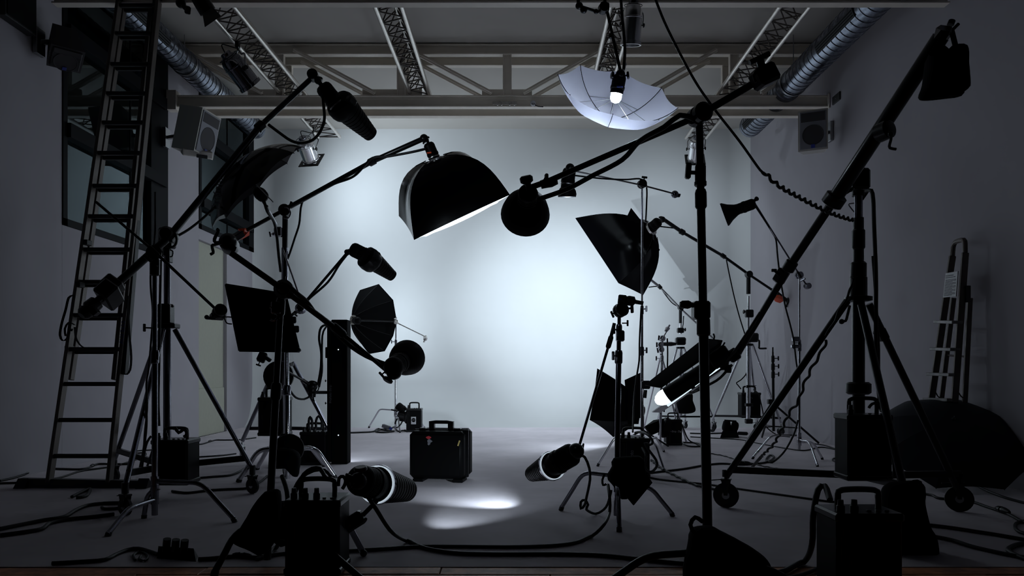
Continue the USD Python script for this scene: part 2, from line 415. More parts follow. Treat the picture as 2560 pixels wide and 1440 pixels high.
# ------------------------------------------------------------------ spiral ducts
def duct(label, X, Z, r, Y0, Y1, slots):
    T = Thing('air_duct', label, 'air duct', (X, Y0, Z))
    prof, y = [], 0.0
    while y < Y1 - Y0 - 0.02:
        prof += [(y, r), (y + 0.004, r + 0.006), (y + 0.011, r + 0.006), (y + 0.015, r - 0.002), (y + 0.02, r)]
        y += 0.105
    prof += [(Y1 - Y0, r), (Y1 - Y0, r - 0.008), (Y1 - Y0 - 0.4, r - 0.008)]
    T.part('spiral_pipe', lathe((X, Y0, Z), (0, 1, 0), prof, 36, caps=(True, False)), m_duct, smooth=50)
    s = -1 if X > 0 else 1
    for a, b, ang in slots:
        d = np.array([s * math.cos(ang), 0, -math.sin(ang)])
        c = np.array([X, 0, Z]) + d * (r - 0.004)
        R = np.stack([np.cross((0, 1, 0), d), (0, 1, 0), d], 1)
        fr = T.part('vent_grille', obox(c + [0, (a + b) / 2, 0], R, (0.045, (b - a) / 2, 0.014), 0.004), m_slot, smooth=False)
        T.part('vent_slat', cat(*[obox(c + d * 0.015 + R[:, 0] * o + [0, (a + b) / 2, 0], R, (0.005, (b - a) / 2 - 0.02, 0.003), 0.001) for o in (-0.025, 0, 0.025)]), m_frame, parent=fr, smooth=False)
    for yy in (8.75, 9.5):
        T.part('hanger', cat(rod((X, yy, Z + r), (X, yy, ZC), 0.006), lathe((X, yy - 0.012, Z), (0, 1, 0), [(0, r + 0.004), (0.0, r + 0.012), (0.024, r + 0.012), (0.024, r + 0.004)], 30, caps=(False, False))), m_steel)
    return T
duct('ribbed silver spiral duct along the left wall, above the dark windows', -4.0 + 0.02, 4.66, 0.145, 4.2, 11.2, [(7.3, 8.1, 0.45)])
duct('ribbed silver spiral duct along the right wall, high behind the sandbag', 3.42, 4.42, 0.155, 4.6, 10.35, [(6.9, 7.75, 0.35), (9.7, 10.2, 0.35)])

# ------------------------------------------------------------------ builders for studio gear
def knob(T, p, d, s=0.05, parent=None, mat=None, name='clamp_knob'):
    """A T handle: stem from p along d, bar across its end."""
    p, d = np.asarray(p, float), unit(d)
    R = frame(d)
    e = p + d * s
    m = cat(rod(p, e, s * 0.11, n=8), bar(e - R[:, 1] * s * 0.55, e + R[:, 1] * s * 0.55, s * 0.3, s * 0.34, d, s * 0.1))
    return T.part(name, m, mat or m_black, parent)

def round_knob(T, p, d, s=0.03, parent=None, mat=None, name='round_knob'):
    return T.part(name, lathe(p, d, [(0, s * 0.25), (s * 0.7, s * 0.25), (s * 0.75, s * 0.8), (s * 0.9, s), (s * 1.25, s), (s * 1.4, s * 0.8)], 14), mat or m_black, parent)

def grip_head(T, p, axis, r=0.035, mat=None, hd=(1, 0, 0.2), name='grip_head'):
    a = unit(axis)
    g = T.part(name, lathe(np.asarray(p) - a * 0.03, a, [(0, r * 0.75), (0.006, r), (0.022, r), (0.026, r * 0.7), (0.034, r * 0.7), (0.038, r), (0.054, r), (0.06, r * 0.75)], 18), mat or m_black)
    knob(T, np.asarray(p) + a * 0.03, hd, 0.055, g, mat)
    return g

def tubes(T, pts, radii, mats, name='column', collar=True, cmat=None, n=14, knobs=True, kd=(1, 0, 0)):
    """A telescopic column from pts[0] up; each section thinner, with a locking collar and knob."""
    for k in range(len(pts) - 1):
        T.part(name, rod(pts[k], pts[k + 1], radii[k], n=n), mats[k] if isinstance(mats, (list, tuple)) else mats)
        if collar and k:
            a = unit(pts[k + 1] - pts[k])
            r = radii[k - 1]
            c = T.part('locking_collar', lathe(pts[k] - a * 0.05, a, [(0, r * 1.12), (0.008, r * 1.4), (0.07, r * 1.4), (0.085, r * 1.15)], 16), cmat or m_black)
            if knobs:
                knob(T, pts[k] + unit(kd) * r * 1.2, kd, 0.05, c, cmat)

def turtle_legs(T, cx, feet, heights, r=0.0125, mat=None):
    """Bent-tube base legs: out from the column at each height, then down to the foot."""
    for f, h in zip(feet, heights):
        f = np.asarray(f, float)
        a = np.array([cx[0], cx[1], h])
        d = unit((f - a) * [1, 1, 0])
        k = a + (f - a) * [0.58, 0.58, 0]
        foot = f + [0, 0, 0.012]
        s = unit(foot - k)
        p = [a + d * 0.02, a + (k - a) * 0.5, k - d * 0.06, k - d * 0.02 + s * 0.012, k + s * 0.05, (k + foot) / 2, foot]
        g = T.part('leg', bend(p, r, 12, 0.02), mat or m_chrome)
        T.part('foot_cap', rod(foot - [0, 0, 0.012], foot + (k - foot) * 0.06, r * 1.15, n=12), m_rubber, g)
        T.part('leg_sleeve', lathe((cx[0], cx[1], h - 0.03), (0, 0, 1), [(0, 0.024), (0.06, 0.024)], 16), mat or m_chrome)

def cstand(name, label, top, bot, Y, feet, heights, r=0.0175, mat=None, splits=(0.55, 0.8), kd=(1, 0, 0), legmat=None, group=None):
    mat = mat or m_chrome
    b, t = W(*bot, Y), W(*top, Y)
    b[2] = max(b[2], 0.02)
    T = Thing(name, label, 'light stand', (b[0], Y, 0), group)
    s = [0] + list(splits) + [1]
    pts = [b + (t - b) * k for k in s]
    tubes(T, pts, [r, r * 0.8, r * 0.62, r * 0.5], mat, cmat=m_black if mat is m_black else m_dkchrome, kd=kd)
    turtle_legs(T, b, feet, heights, r * 0.8, legmat or mat)
    T.part('spigot', rod(t, t + unit(t - b) * 0.03, 0.008), m_chrome)
    return T

def caster(T, p, r=0.06, ang=0.0, mat=None):
    """A castor standing on the floor at p: wheel, fork and brake lever."""
    p = np.array([p[0], p[1], 0.0])
    a = np.array([math.cos(ang), math.sin(ang), 0])
    c = p + [0, 0, r]
    w = T.part('castor_wheel', lathe(c - a * 0.014, a, [(0, r * 0.55), (0.0, r * 0.9), (0.005, r), (0.023, r), (0.028, r * 0.9), (0.028, r * 0.55)], 26), m_rubber)
    T.part('wheel_hub', lathe(c - a * 0.018, a, [(0, r * 0.3), (0.036, r * 0.3)], 14), m_steel, w)
    d = np.cross(a, (0, 0, 1))
    top = c + [0, 0, r * 1.25]
    f = T.part('castor_fork', cat(*[hull([c + s * a * 0.02 + d * 0.012, c + s * a * 0.02 - d * 0.012, c + s * a * 0.024 + d * 0.012, c + s * a * 0.024 - d * 0.012,
          top + s * a * 0.02 + d * 0.03, top + s * a * 0.02 - d * 0.03, top + s * a * 0.024 + d * 0.03, top + s * a * 0.024 - d * 0.03]) for s in (-1, 1)],
          obox(top, np.stack([a, d, [0, 0, 1]], 1), (0.026, 0.034, 0.006), 0.002), rod(top, top + [0, 0, r * 0.6], 0.012)), mat or m_steel)
    T.part('brake_lever', bar(top - d * 0.02, top - d * (r * 1.2) + [0, 0, -0.01], 0.022, 0.006), m_black, f)
    return top + np.array([0, 0, r * 0.5])

def flash_head(T, tail, nose, r, collar=True, knob_dir=(0, 0, 1), bracket=None):
    """Lamp head body: rounded back, ribbed barrel, bright zoom collar; bracket = where its tilt arm is held."""
    tail, nose = np.asarray(tail, float), np.asarray(nose, float)
    L, a = np.linalg.norm(nose - tail), unit(nose - tail)
    prof = [(0, r * 0.35), (L * 0.03, r * 0.72), (L * 0.10, r * 0.92), (L * 0.2, r)]
    for k in range(5):
        t = L * (0.28 + 0.05 * k)
        prof += [(t, r), (t + L * 0.008, r * 0.95), (t + L * 0.02, r * 0.95), (t + L * 0.028, r)]
    prof += [(L * 0.62, r), (L * 0.63, r * 1.06), (L * 0.75, r * 1.06), (L * 0.77, r * 0.98), (L, r * 0.98)]
    b = T.part('head_body', lathe(tail, a, prof, 24), m_plastic)
    if collar:
        T.part('zoom_ring', lathe(tail + a * L * 0.86, a, [(0, r * 1.0), (0.0, r * 1.07), (L * 0.05, r * 1.07), (L * 0.05, r)], 24, caps=(False, False)), m_alu, b)
    if bracket is not None:
        q = np.asarray(bracket, float)
        c = tail + a * L * 0.35
        k = T.part('tilt_bracket', cat(bar(c + unit(q - c) * r * 0.8, q, r * 0.5, r * 0.32, a), ball(q, r * 0.3, 2)), m_black)
        round_knob(T, q, knob_dir, r * 0.42, k)
    return a, L

def reflector(T, p, axis, prof, glow=None, beam=None, n=32):
    """Open dish: black outside, silver inside, glowing frosted dome within. prof: (t, r) along the axis."""
    a = unit(axis)
    outer = lathe(p, a, prof, n, caps=(True, False))
    T.part('reflector_dish', cat(outer, lathe(np.asarray(p) + a * prof[-1][0], a, [(0, prof[-1][1]), (0.004, prof[-1][1] * 1.01), (0.004, prof[-1][1] * 0.97)], n, caps=(False, False))), m_plastic)
    T.part('dish_lining', lathe(np.asarray(p) + a * 0.003, a, [(t, r * 0.97) for t, r in prof], n, caps=(True, False)), m_silver)
    if glow:
        r = prof[0][1] * 0.8
        T.part('frosted_dome', lathe(np.asarray(p) + a * 0.012, a, [(0, r), (r * 0.6, r * 0.95), (r * 1.1, r * 0.7), (r * 1.35, 0.001)], 20), glow)
    if beam:
        T.light('lamp', 'SphereLight', np.asarray(p) + a * prof[-1][0], beam[3] if len(beam) > 3 else a, intensity=beam[0], radius=0.05, cone=beam[1], soft=beam[2])

def snoot(T, p, axis, L, r0, r1, ring=True, leak=0.0):
    a = unit(axis)
    prof = [(0, r0)]
    n = 9
    for k in range(n):
        t = L * (0.08 + 0.9 * k / n)
        rr = r0 + (r1 - r0) * (t / L)
        prof += [(t, rr), (t + L * 0.03, rr * 0.985), (t + L * 0.045, rr * 0.955), (t + L * 0.06, rr * 0.985)]
    prof += [(L, r1), (L, r1 * 0.93), (L * 0.2, r0 * 0.85)]
    s = T.part('snoot', lathe(p, a, prof, 28, caps=(False, False)), m_plastic)
    if leak:
        T.part('glass_rim', lathe(np.asarray(p) - a * 0.014, a, [(0, r0 * 0.93), (0.0, r0 * 1.0), (0.006, r0 * 1.0), (0.006, r0 * 0.93)], 36, caps=(False, False)), EMIT('glow_rim_%d' % len(_labels), leak), s, label='thin bright glass rim leaking light')
    if ring:
        T.part('bayonet_ring', lathe(np.asarray(p) - a * 0.004, a, [(0, r0 * 0.9), (0.0, r0 * 1.04), (0.014, r0 * 1.06), (0.018, r0 * 0.99)], 32, caps=(False, False)), m_chrome, s)
    return s

def softbox(name, label, corners, apex, ring_r, bulge, scallop, strength, mouth=0.0, flaps=()):
    """Fabric softbox: one panel per side from the ring at its back to the front edge, ribs along the corners, glowing diffuser."""
    C = [np.asarray(c, float) for c in corners]
    cen = sum(C) / len(C)
    apex = np.asarray(apex, float)
    T = Thing(name, label, 'softbox', apex)
    ax = unit(cen - apex)
    n = len(C)
    nrm = unit(sum(np.cross(C[i] - cen, C[(i + 1) % n] - cen) for i in range(n)))
    if nrm @ ax < 0:
        nrm = -nrm
    def ring(p):
        d = p - apex
        return apex + unit(d - ax * (d @ ax)) * ring_r
    nu, nv = 13, 11
    for i in range(n):
        a, b = C[i], C[(i + 1) % n]
        ra, rb = ring(a), ring(b)
        vs = []
        for v in np.linspace(0, 1, nv):
            for u in np.linspace(0, 1, nu):
                e = a + (b - a) * u
                e = e + (cen - e) * scallop * 4 * u * (1 - u)
                r = ra + (rb - ra) * u
                pa, pb = ra + (a - ra) * v, rb + (b - rb) * v
                q = r + (e - r) * v
                out = unit(q - apex - ax * ((q - apex) @ ax))
                vs.append(q + (out - ax * 0.6) * bulge * math.sin(math.pi * v ** 0.75) * (0.75 + 0.25 * abs(2 * u - 1)))
        T.part('fabric_panel', TM(vs, grid_faces(nv, nu)), m_nylon if bulge > 0.05 else m_fabric, smooth=60)
        rib = [ra + (a - ra) * v + (unit(a - apex - ax * ((a - apex) @ ax)) - ax * 0.6) * bulge * 0.93 * math.sin(math.pi * v ** 0.75) - (unit(a - apex) * 0.012) for v in np.linspace(0.05, 0.95, 9)]
        T.part('rib_rod', sweep(rib, 0.005, 6), m_black)
    dv, lev = [], ((0.008, 0.0), (0.04, 0.6), (0.10, 0.92), (0.25, 1.0), (0.97, 1.0))
    if mouth < 0.03:
        lev = tuple((max(s, 0.03), up) for s, up in lev if s > 0.02)
    for s, up in lev:
        for i in range(n):
            for u in np.linspace(0, 1, 9)[:-1]:
                e = C[i] + (C[(i + 1) % n] - C[i]) * u
                e = e + (cen - e) * scallop * 4 * u * (1 - u)
                dv.append(e + (cen - e) * s + nrm * mouth * up * (1 if s > 0.2 else math.sin(math.pi * u) ** 0.5))
    dv.append(cen + nrm * mouth)
    k = n * 8
    df = grid_faces(len(lev), k, True) + [[(len(lev) - 1) * k + j, (len(lev) - 1) * k + (j + 1) % k, len(dv) - 1] for j in range(k)]
    T.part('diffuser', TM(dv, df), EMIT('glow_' + name + str(len(_labels)), strength), label='glowing white front cloth', smooth=True)
    T.part('speed_ring', lathe(apex - ax * 0.015, ax, [(0, ring_r * 0.7), (0, ring_r * 1.05), (0.03, ring_r * 1.05), (0.03, ring_r * 0.7)], 24, caps=(False, False)), m_alu)
    for tip, base_a, base_b in flaps:
        T.part('corner_flap', hull([tip, base_a, base_b, base_a + ax * 0.02, base_b + ax * 0.02, np.asarray(tip) + ax * 0.006]), m_fabric)
    return T

def umbrella(name, label, apex, axis, R, depth, mat, nose=0.05, shaft=0.35, n=8, rot=0.0, kind='umbrella', stretch=True, th=1.15, ribmat=None):
    """axis points from the crown towards the opening."""
    apex, A = np.asarray(apex, float), frame(axis)
    T = Thing(name, label, kind, apex)
    def at(v, ang, push=0.0):
        r = R * math.sin(v * th) / math.sin(th)
        h = depth * (1 - math.cos(v * th)) / (1 - math.cos(th))
        return apex + A[:, 2] * h + r * (math.cos(ang) * A[:, 0] + math.sin(ang) * A[:, 1])
    nu, nv = 9, 12
    for k in range(n):
        a0, a1 = rot + 2 * math.pi * k / n, rot + 2 * math.pi * (k + 1) / n
        vs = []
        for v in np.linspace(0.015, 1, nv):
            for u in np.linspace(0, 1, nu):
                vv = v * (1 - 0.055 * math.sin(math.pi * u) * v)
                p0, p1 = at(vv, a0), at(vv, a1)
                vs.append(p0 + (p1 - p0) * u + (at(vv, a0 + (a1 - a0) * u) - (p0 + (p1 - p0) * u)) * 0.35)
        T.part('canopy_panel', TM(vs, grid_faces(nv, nu)), mat, smooth=60)
        T.part('rib', sweep([at(v, a0) + A[:, 2] * 0.006 for v in np.linspace(0.02, 1.0, 12)], 0.0025, 5), ribmat or m_steel)
        if stretch:
            T.part('stretcher', rod(apex + A[:, 2] * depth * 0.75, at(0.5, a0) + A[:, 2] * 0.006, 0.002, n=5), m_steel)
    T.part('shaft', rod(apex - A[:, 2] * nose, apex + A[:, 2] * shaft, 0.0045, n=8), m_steel)
    T.part('crown_cap', lathe(apex - A[:, 2] * 0.012, A[:, 2], [(0, 0.006), (0.008, 0.016), (0.014, 0.016)], 12), m_black)
    return T

def power_pack(label, c, w, d, h, yaw=0.0, mat=None, marks=(), loops=2, handle_along=True, z=0.0, sticker=False):
    """Flash generator: ribbed body between bumper frames, handle over the top panel, plugs with cable loops."""
    c = np.array([c[0], c[1], z])
    T = Thing('power_pack', label, 'power pack', c)
    R = np.array([[math.cos(yaw), -math.sin(yaw), 0], [math.sin(yaw), math.cos(yaw), 0], [0, 0, 1]])
    def at(x, y, zz): return c + R @ np.array([x, y, zz])
    hb = h * 0.80
    b = T.part('body', obox(at(0, 0, hb / 2), R, (w / 2 * 0.96, d / 2 * 0.96, hb / 2 - 0.003), 0.012), m_plastic)
    for k in range(7):
        T.part('cooling_rib', obox(at(-w * 0.42 + k * w * 0.028, -d * 0.482, hb * 0.5), R, (w * 0.006, 0.004, hb * 0.4), 0.001), m_black, b, smooth=False)
    for zz in (0.018, hb - 0.012):
        T.part('bumper_frame', obox(at(0, 0, zz), R, (w / 2, d / 2, 0.018), 0.01), m_black)
    hx = w * 0.3
    pts = [at(-hx, 0, hb), at(-hx, 0, h * 0.93), at(-hx * 0.8, 0, h), at(hx * 0.8, 0, h), at(hx, 0, h * 0.93), at(hx, 0, hb)]
    T.part('carry_handle', bend(pts, w * 0.045, 10, 0.01), m_black)
    for k in range(loops):
        x = -w * 0.36 + k * w * 0.2
        s = T.part('output_plug', lathe(at(x, -d * 0.28, hb), (0, 0, 1), [(0, w * 0.06), (h * 0.07, w * 0.06), (h * 0.08, w * 0.045), (h * 0.13, w * 0.04)], 14), m_black)
    for k in range(3):
        round_knob(T, at(w * (0.05 + 0.13 * k), -d * 0.3, hb), (0, 0, 1), w * 0.035, b)
    for s, hgt, x, y, mat_, rot in marks:
        R2 = R @ (np.array([[0, -1, 0], [1, 0, 0], [0, 0, 1]]) if False else np.eye(3))
        xd, yd = R[:, 0], np.array([0, 0, 1.0])
        if rot:
            xd, yd = yd, -xd
        letter(T, s, at(x * w, -d * 0.482 - 0.002, y * h), xd, yd, hgt, mat_, b)
    if sticker:
        st = T.part('sticker', obox(at(0.0, -d * 0.483, hb * 0.5), R, (w * 0.16, 0.002, h * 0.13), 0.001), m_white, b, label='white sticker with a black disc', smooth=False)
        T.part('sticker_disc', lathe(at(0, -d * 0.483 - 0.002, hb * 0.52), -R[:, 1], [(0, w * 0.13), (0.0015, w * 0.13)], 24), m_plastic, b)
        letter(T, 'profoto', at(-w * 0.105, -d * 0.483 - 0.0045, hb * 0.51), R[:, 0], np.array([0, 0, 1.0]), 0.012, m_white, b)
    return T

def letter(T, s, o, xd, yd, h, mat, parent=None):
    """Lettering laid on a surface at o, reading along xd, upright along yd."""
    m = meshkit.text_mesh(s, h, 0.0015)
    xd, yd = unit(xd), unit(yd)
    R = np.stack([xd, yd, np.cross(xd, yd)], 1)
    return T.part('lettering', TM(np.asarray(o) + m.vertices @ R.T, m.faces), mat, parent, smooth=False, kind='stuff')

def cable(label, pts, r=0.006, wave=0.0, wl=0.09, plugs=(), mat=None, group=None, step=0.03):
    """pts: (px, py) lies on the floor, (px, py, Y) hangs at that depth."""
    p = [G(q[0], q[1], r) if len(q) == 2 else W(*q) for q in pts]
    for k, q in enumerate(pts):
        if p[k][2] < r:
            p[k] = G(q[0], q[1], r)
    c = spline(p, step if not wave else 0.012)
    c[:, 2] = np.maximum(c[:, 2], r)
    if wave:
        s = np.r_[0, np.cumsum(np.linalg.norm(np.diff(c, axis=0), axis=1))]
        t = np.gradient(c, axis=0)
        t /= np.linalg.norm(t, axis=1, keepdims=True) + 1e-9
        a = np.cross(t, (0, 1, 0.2)); a /= np.linalg.norm(a, axis=1, keepdims=True) + 1e-9
        b = np.cross(t, a)
        c = c + wave * (np.sin(2 * np.pi * s / wl)[:, None] * a + np.cos(2 * np.pi * s / wl)[:, None] * b * 0.6)
        c[:, 2] = np.maximum(c[:, 2], r)
    T = Thing('power_cable', label, 'cable', c[0], group)
    T.part('cord', sweep(c, r, 7), mat or m_rubber, smooth=60)
    for k, s in plugs:
        i = min(max(1, int(k * (len(c) - 1))), len(c) - 2)
        a = unit(c[i + 1] - c[i - 1])
        m = np.array(c[i]); m[2] = max(m[2], s * 0.3)
        T.part('plug', lathe(m - a * s, a, [(0, s * 0.14), (s * 0.3, s * 0.25), (s * 0.8, s * 0.3), (s * 0.85, s * 0.24), (s * 1.15, s * 0.24), (s * 1.2, s * 0.3), (s * 1.75, s * 0.22), (s * 2, s * 0.13)], 14), m_black)
    return T

def boom(label, pts, radii, mat=None, name='lighting_boom', base=None, clamps=()):
    P = [np.asarray(p, float) for p in pts]
    T = Thing(name, label, 'boom arm', P[0] if base is None else base)
    for k in range(len(P) - 1):
        T.part('boom_tube', rod(P[k], P[k + 1], radii[k], n=14), mat or m_black)
        if k:
            a = unit(P[k + 1] - P[k])
            r = max(radii[k], radii[k - 1])
            T.part('tube_lock', lathe(P[k] - a * 0.04, a, [(0, r * 1.1), (0.01, r * 1.5), (0.07, r * 1.5), (0.08, r * 1.1)], 16), m_black)
    return T

def speaker(label, c, R, w, d, h, bracket=None, cab=None, gr=None):
    cab, gr = cab or m_speaker, gr or m_grille
    c = np.asarray(c, float)
    T = Thing('loudspeaker', label, 'speaker', c)
    def at(x, y, z): return c + R @ np.array([x, y, z])
    b = T.part('cabinet', hull([at(sx * w / 2 * (1 if sy < 0 else 0.7), sy * d / 2, sz * h / 2) for sx in (-1, 1) for sy in (-1, 1) for sz in (-1, 1)]), cab, smooth=False)
    T.part('front_grille', obox(at(0, -d / 2 - 0.004, 0), R, (w / 2 - 0.02, 0.008, h / 2 - 0.02), 0.004), gr, smooth=False)
    T.part('woofer_ring', lathe(at(0, -d / 2 - 0.012, -h * 0.12), -R[:, 1], [(0, w * 0.36), (0.004, w * 0.36), (0.004, w * 0.34), (0.001, w * 0.33)], 30), m_darkbox)
    T.part('horn_panel', obox(at(0, -d / 2 - 0.012, h * 0.32), R, (w * 0.40, 0.004, h * 0.11), 0.003), m_darkbox, smooth=False)
    T.part('badge', obox(at(0, -d / 2 - 0.017, -h * 0.40), R, (w * 0.065, 0.003, w * 0.065), 0.001), m_blue, label='small square maker badge', smooth=False)
    if bracket is not None:
        q = np.asarray(bracket, float)
        T.part('wall_bracket', cat(bar(at(0, d * 0.35, -h * 0.1), q, 0.04, 0.04), obox(q, np.eye(3), (0.02, 0.06, 0.12), 0.004)), m_steel)
    return T

def par_can(label, c, axis, r, L, hang, barn=False, yoke=True, beam=None, mat=None):
    """Polished theatre can: rounded back, barrel, front gel frame, yoke and hook clamp."""
    c, a = np.asarray(c, float), unit(axis)
    R = frame(a)
    T = Thing('theatre_spotlight', label, 'spotlight', c)
    tail = c - a * L / 2
    T.part('lamp_can', lathe(tail, a, [(0, r * 0.55), (L * 0.06, r * 0.78), (L * 0.16, r * 0.95), (L * 0.3, r), (L * 0.31, r * 1.05), (L * 0.34, r * 1.05), (L * 0.35, r), (L * 0.9, r), (L * 0.91, r * 1.1), (L, r * 1.1), (L, r * 0.95), (L * 0.5, r * 0.9)], 26, caps=(True, False)), mat or m_silver)
    T.part('end_cap', lathe(tail - a * L * 0.1, a, [(0, r * 0.4), (L * 0.03, r * 0.5), (L * 0.12, r * 0.5)], 18), m_dkchrome)
    T.part('guard_wire', sweep([tail + a * L * 0.04 + r * 0.92 * (math.cos(t) * R[:, 0] + math.sin(t) * R[:, 1]) for t in np.linspace(0, 2 * math.pi, 24)], r * 0.04, 5), m_black)
    if barn:
        ga, gb_ = r * 1.35, r * 0.92
        T.part('gel_frame', cat(*[obox(c + a * L * 0.52 + R[:, i] * s * (ga + gb_) / 2, R, ((ga - gb_) / 2, ga, 0.006) if i == 0 else (gb_, (ga - gb_) / 2, 0.006), 0.002) for i in (0, 1) for s in (-1, 1)]), m_black, smooth=False)
    for s in (-1, 1):
        round_knob(T, c + s * R[:, 0] * r * 1.02, s * R[:, 0], r * 0.22)
    if beam:
        T.light('lamp', 'SphereLight', c + a * L * 0.54, beam[1], intensity=beam[0], radius=0.04, cone=beam[2], soft=1.0)
    hang = np.asarray(hang, float)
    if yoke:
        y0, y1 = c + R[:, 0] * r * 1.15, c - R[:, 0] * r * 1.15
        up = unit(hang - c)
        top = hang - up * 0.05
        T.part('yoke', bend([y0, y0 + up * r * 1.2, (y0 + top) / 2 + up * r * 0.4, top, (y1 + top) / 2 + up * r * 0.4, y1 + up * r * 1.2, y1], r * 0.07, 8, 0.02), m_steel)
    T.part('hook_clamp', cat(obox(hang, np.eye(3), (0.02, 0.03, 0.035), 0.006), rod(hang - [0, 0, 0.05], hang, 0.008)), m_black)
    T.part('lead', bend([tail - a * L * 0.08, tail - a * L * 0.2 + [0, 0, 0.05], (tail + hang) / 2 + [0.05, 0, 0.02], hang], 0.006, 7), m_rubber)
    return T

# ================================================================== RIGHT FOREGROUND: black column with the long boom
YA = 3.2
A = Thing('light_stand', 'tall black light stand in the right foreground, its column crossing the whole picture', 'light stand', (W(1771, 1440, YA)[0], YA, 0))
tp, bt = W(1748, 300, YA), W(1771, 1448, YA)
bt[2] = 0.03
def lerp(a, b, t): return a + (b - a) * t
tubes(A, [bt, lerp(bt, tp, 0.55), lerp(bt, tp, 0.83), tp], [0.0215, 0.0185, 0.0165], m_black, knobs=False)
c = A.part('knob_collar', lathe(W(1751, 466, YA), (0, 0, 1), [(0, 0.022), (0.004, 0.027), (0.02, 0.027), (0.024, 0.024), (0.088, 0.024), (0.1, 0.02)], 18), m_black)
A.part('knob_handle', cat(rod(W(1742, 432, YA), W(1722, 431, YA), 0.009), bar(W(1722, 407, YA), W(1719, 447, YA), 0.026, 0.024, (1, 0, 0), 0.008)), m_black, c)
A.part('pivot_head', lathe(W(1742, 292, YA - 0.03), (0.2, -1, 0), [(-0.03, 0.03), (-0.02, 0.042), (0.02, 0.042), (0.026, 0.036), (0.034, 0.036), (0.04, 0.042), (0.07, 0.042), (0.08, 0.03)], 22), m_black)
cl = A.part('side_clamp', obox(W(1752, 776, YA), np.eye(3), (0.036, 0.034, 0.04), 0.008), m_black)
A.part('clamp_arm', cat(rod(W(1742, 765, YA), W(1727, 762, YA), 0.011), lathe(W(1727, 762, YA), (-1, 0, 0.05), [(0, 0.014), (0.012, 0.019), (0.04, 0.017), (0.05, 0.01)], 14)), m_black, cl)
turtle_legs(A, bt, [G(1500, 1478), G(2040, 1500), (bt[0] + 0.1, 3.75, 0)], [0.135, 0.10, 0.17], 0.0165, m_black)

bA = boom('long black boom arm from the foreground column down to the round black dish', [W(1912, 192, 3.05), W(1742, 292, 3.14), W(1372, 452, 3.42)], [0.0155, 0.0135])
cw = Thing('boom_counterweight', 'square black clamp block with a T handle on the upper end of the foreground boom', 'clamp', W(1908, 190, 3.03))
R0 = frame((0.25, -1, 0.1), unit(W(1912, 192, 3.05) - W(1742, 292, 3.14)))
b0 = cw.part('clamp_block', obox(W(1911, 191, 3.03), R0, (0.04, 0.052, 0.04), 0.012), m_black, smooth=False)
cw.part('jaw_pin', cat(rod(W(1906, 172, 3.03), W(1898, 144, 3.03), 0.016), rod(W(1874, 157, 3.03), W(1923, 134, 3.03), 0.0115)), m_black, b0)
cw.part('cable_hook', bend([W(1892, 176, 3.0), W(1884, 190, 2.99), W(1890, 206, 2.99)], 0.006, 8), m_black, b0)

dA = Thing('dish_light', 'round black dish lamp on the lower end of the foreground boom, near the pendant lamp', 'flash head', W(1317, 500, 3.5))
axA = unit((-0.05, 1, -0.30))
pA = W(1318, 500, 3.42)
flash_head(dA, pA - axA * 0.085, pA + axA * 0.03, 0.047, False)
tb = dA.part('tilt_bracket', cat(bar(W(1322, 470, 3.36), W(1362, 456, 3.42), 0.03, 0.026), lathe(W(1352, 462, 3.42), (1, 0, 0.25), [(0, 0.02), (0.05, 0.024), (0.08, 0.017)], 14)), m_black)
dA.part('thumb_screw', cat(rod(W(1358, 455, 3.4), W(1364, 445, 3.4), 0.006), obox(W(1366, 442, 3.4), frame((0.2, -1, 0)), (0.008, 0.014, 0.012), 0.004)), m_black, tb)
dA.part('top_knob', cat(rod(W(1324, 478, 3.33), W(1319, 458, 3.33), 0.015), lathe(W(1318, 459, 3.33), (-0.22, -0.35, 1), [(0, 0.018), (0.008, 0.03), (0.028, 0.031), (0.036, 0.022)], 20)), m_black, tb)
reflector(dA, pA + axA * 0.02, axA, [(0, 0.052), (0.015, 0.075), (0.05, 0.105), (0.10, 0.118), (0.115, 0.12)], EMIT('glow_dish_front', 8.0), (LAMP['dish_a'], 24.0, 1.0, (0.6, 8.7, 1.6)))

cable('thick black cable hanging below the foreground boom to the dish lamp', [(1735, 298, 3.12), (1700, 288, 3.08), (1660, 318, 3.1), (1600, 352, 3.2), (1555, 400, 3.3), (1480, 440, 3.36), (1420, 472, 3.4), (1365, 492, 3.42), (1340, 500, 3.42)], 0.0115)
cable('thin black cable slanting across the whole upper right, ending in a plug', [(1636, -8, 3.6), (1668, 70, 3.6), (1730, 190, 3.6), (1780, 265, 3.6), (1850, 355, 3.6), (1900, 425, 3.65), (1916, 437, 3.7)], 0.0065, plugs=((0.985, 0.03),))
cable('wavy black cable from the hanging plug to the heavy crank stand', [(1916, 437, 3.72), (1950, 466, 3.8), (2000, 494, 4.0), (2050, 520, 4.2), (2092, 538, 4.4), (2134, 551, 4.6)], 0.0085, wave=0.008, wl=0.075)
bgA = Thing('sandbag', 'black sandbag slumped against the foot of the foreground column', 'sandbag', G(1830, 1470))
b1 = bgA.part('bag_lobe', pillow([(1722, 1340), (1735, 1318), (1775, 1312), (1800, 1325), (1850, 1350), (1900, 1383), (1925, 1410), (1932, 1448), (1925, 1470), (1722, 1470)], 3.12, 0.17), m_fabric)
bgA.part('strap_loop', bend([W(1755, 1325, 3.02), W(1738, 1333, 3.0), (W(1726, 1312, 3.0)), W(1738, 1293, 3.0), W(1756, 1304, 3.02)], 0.009, 8), m_fabric, b1)

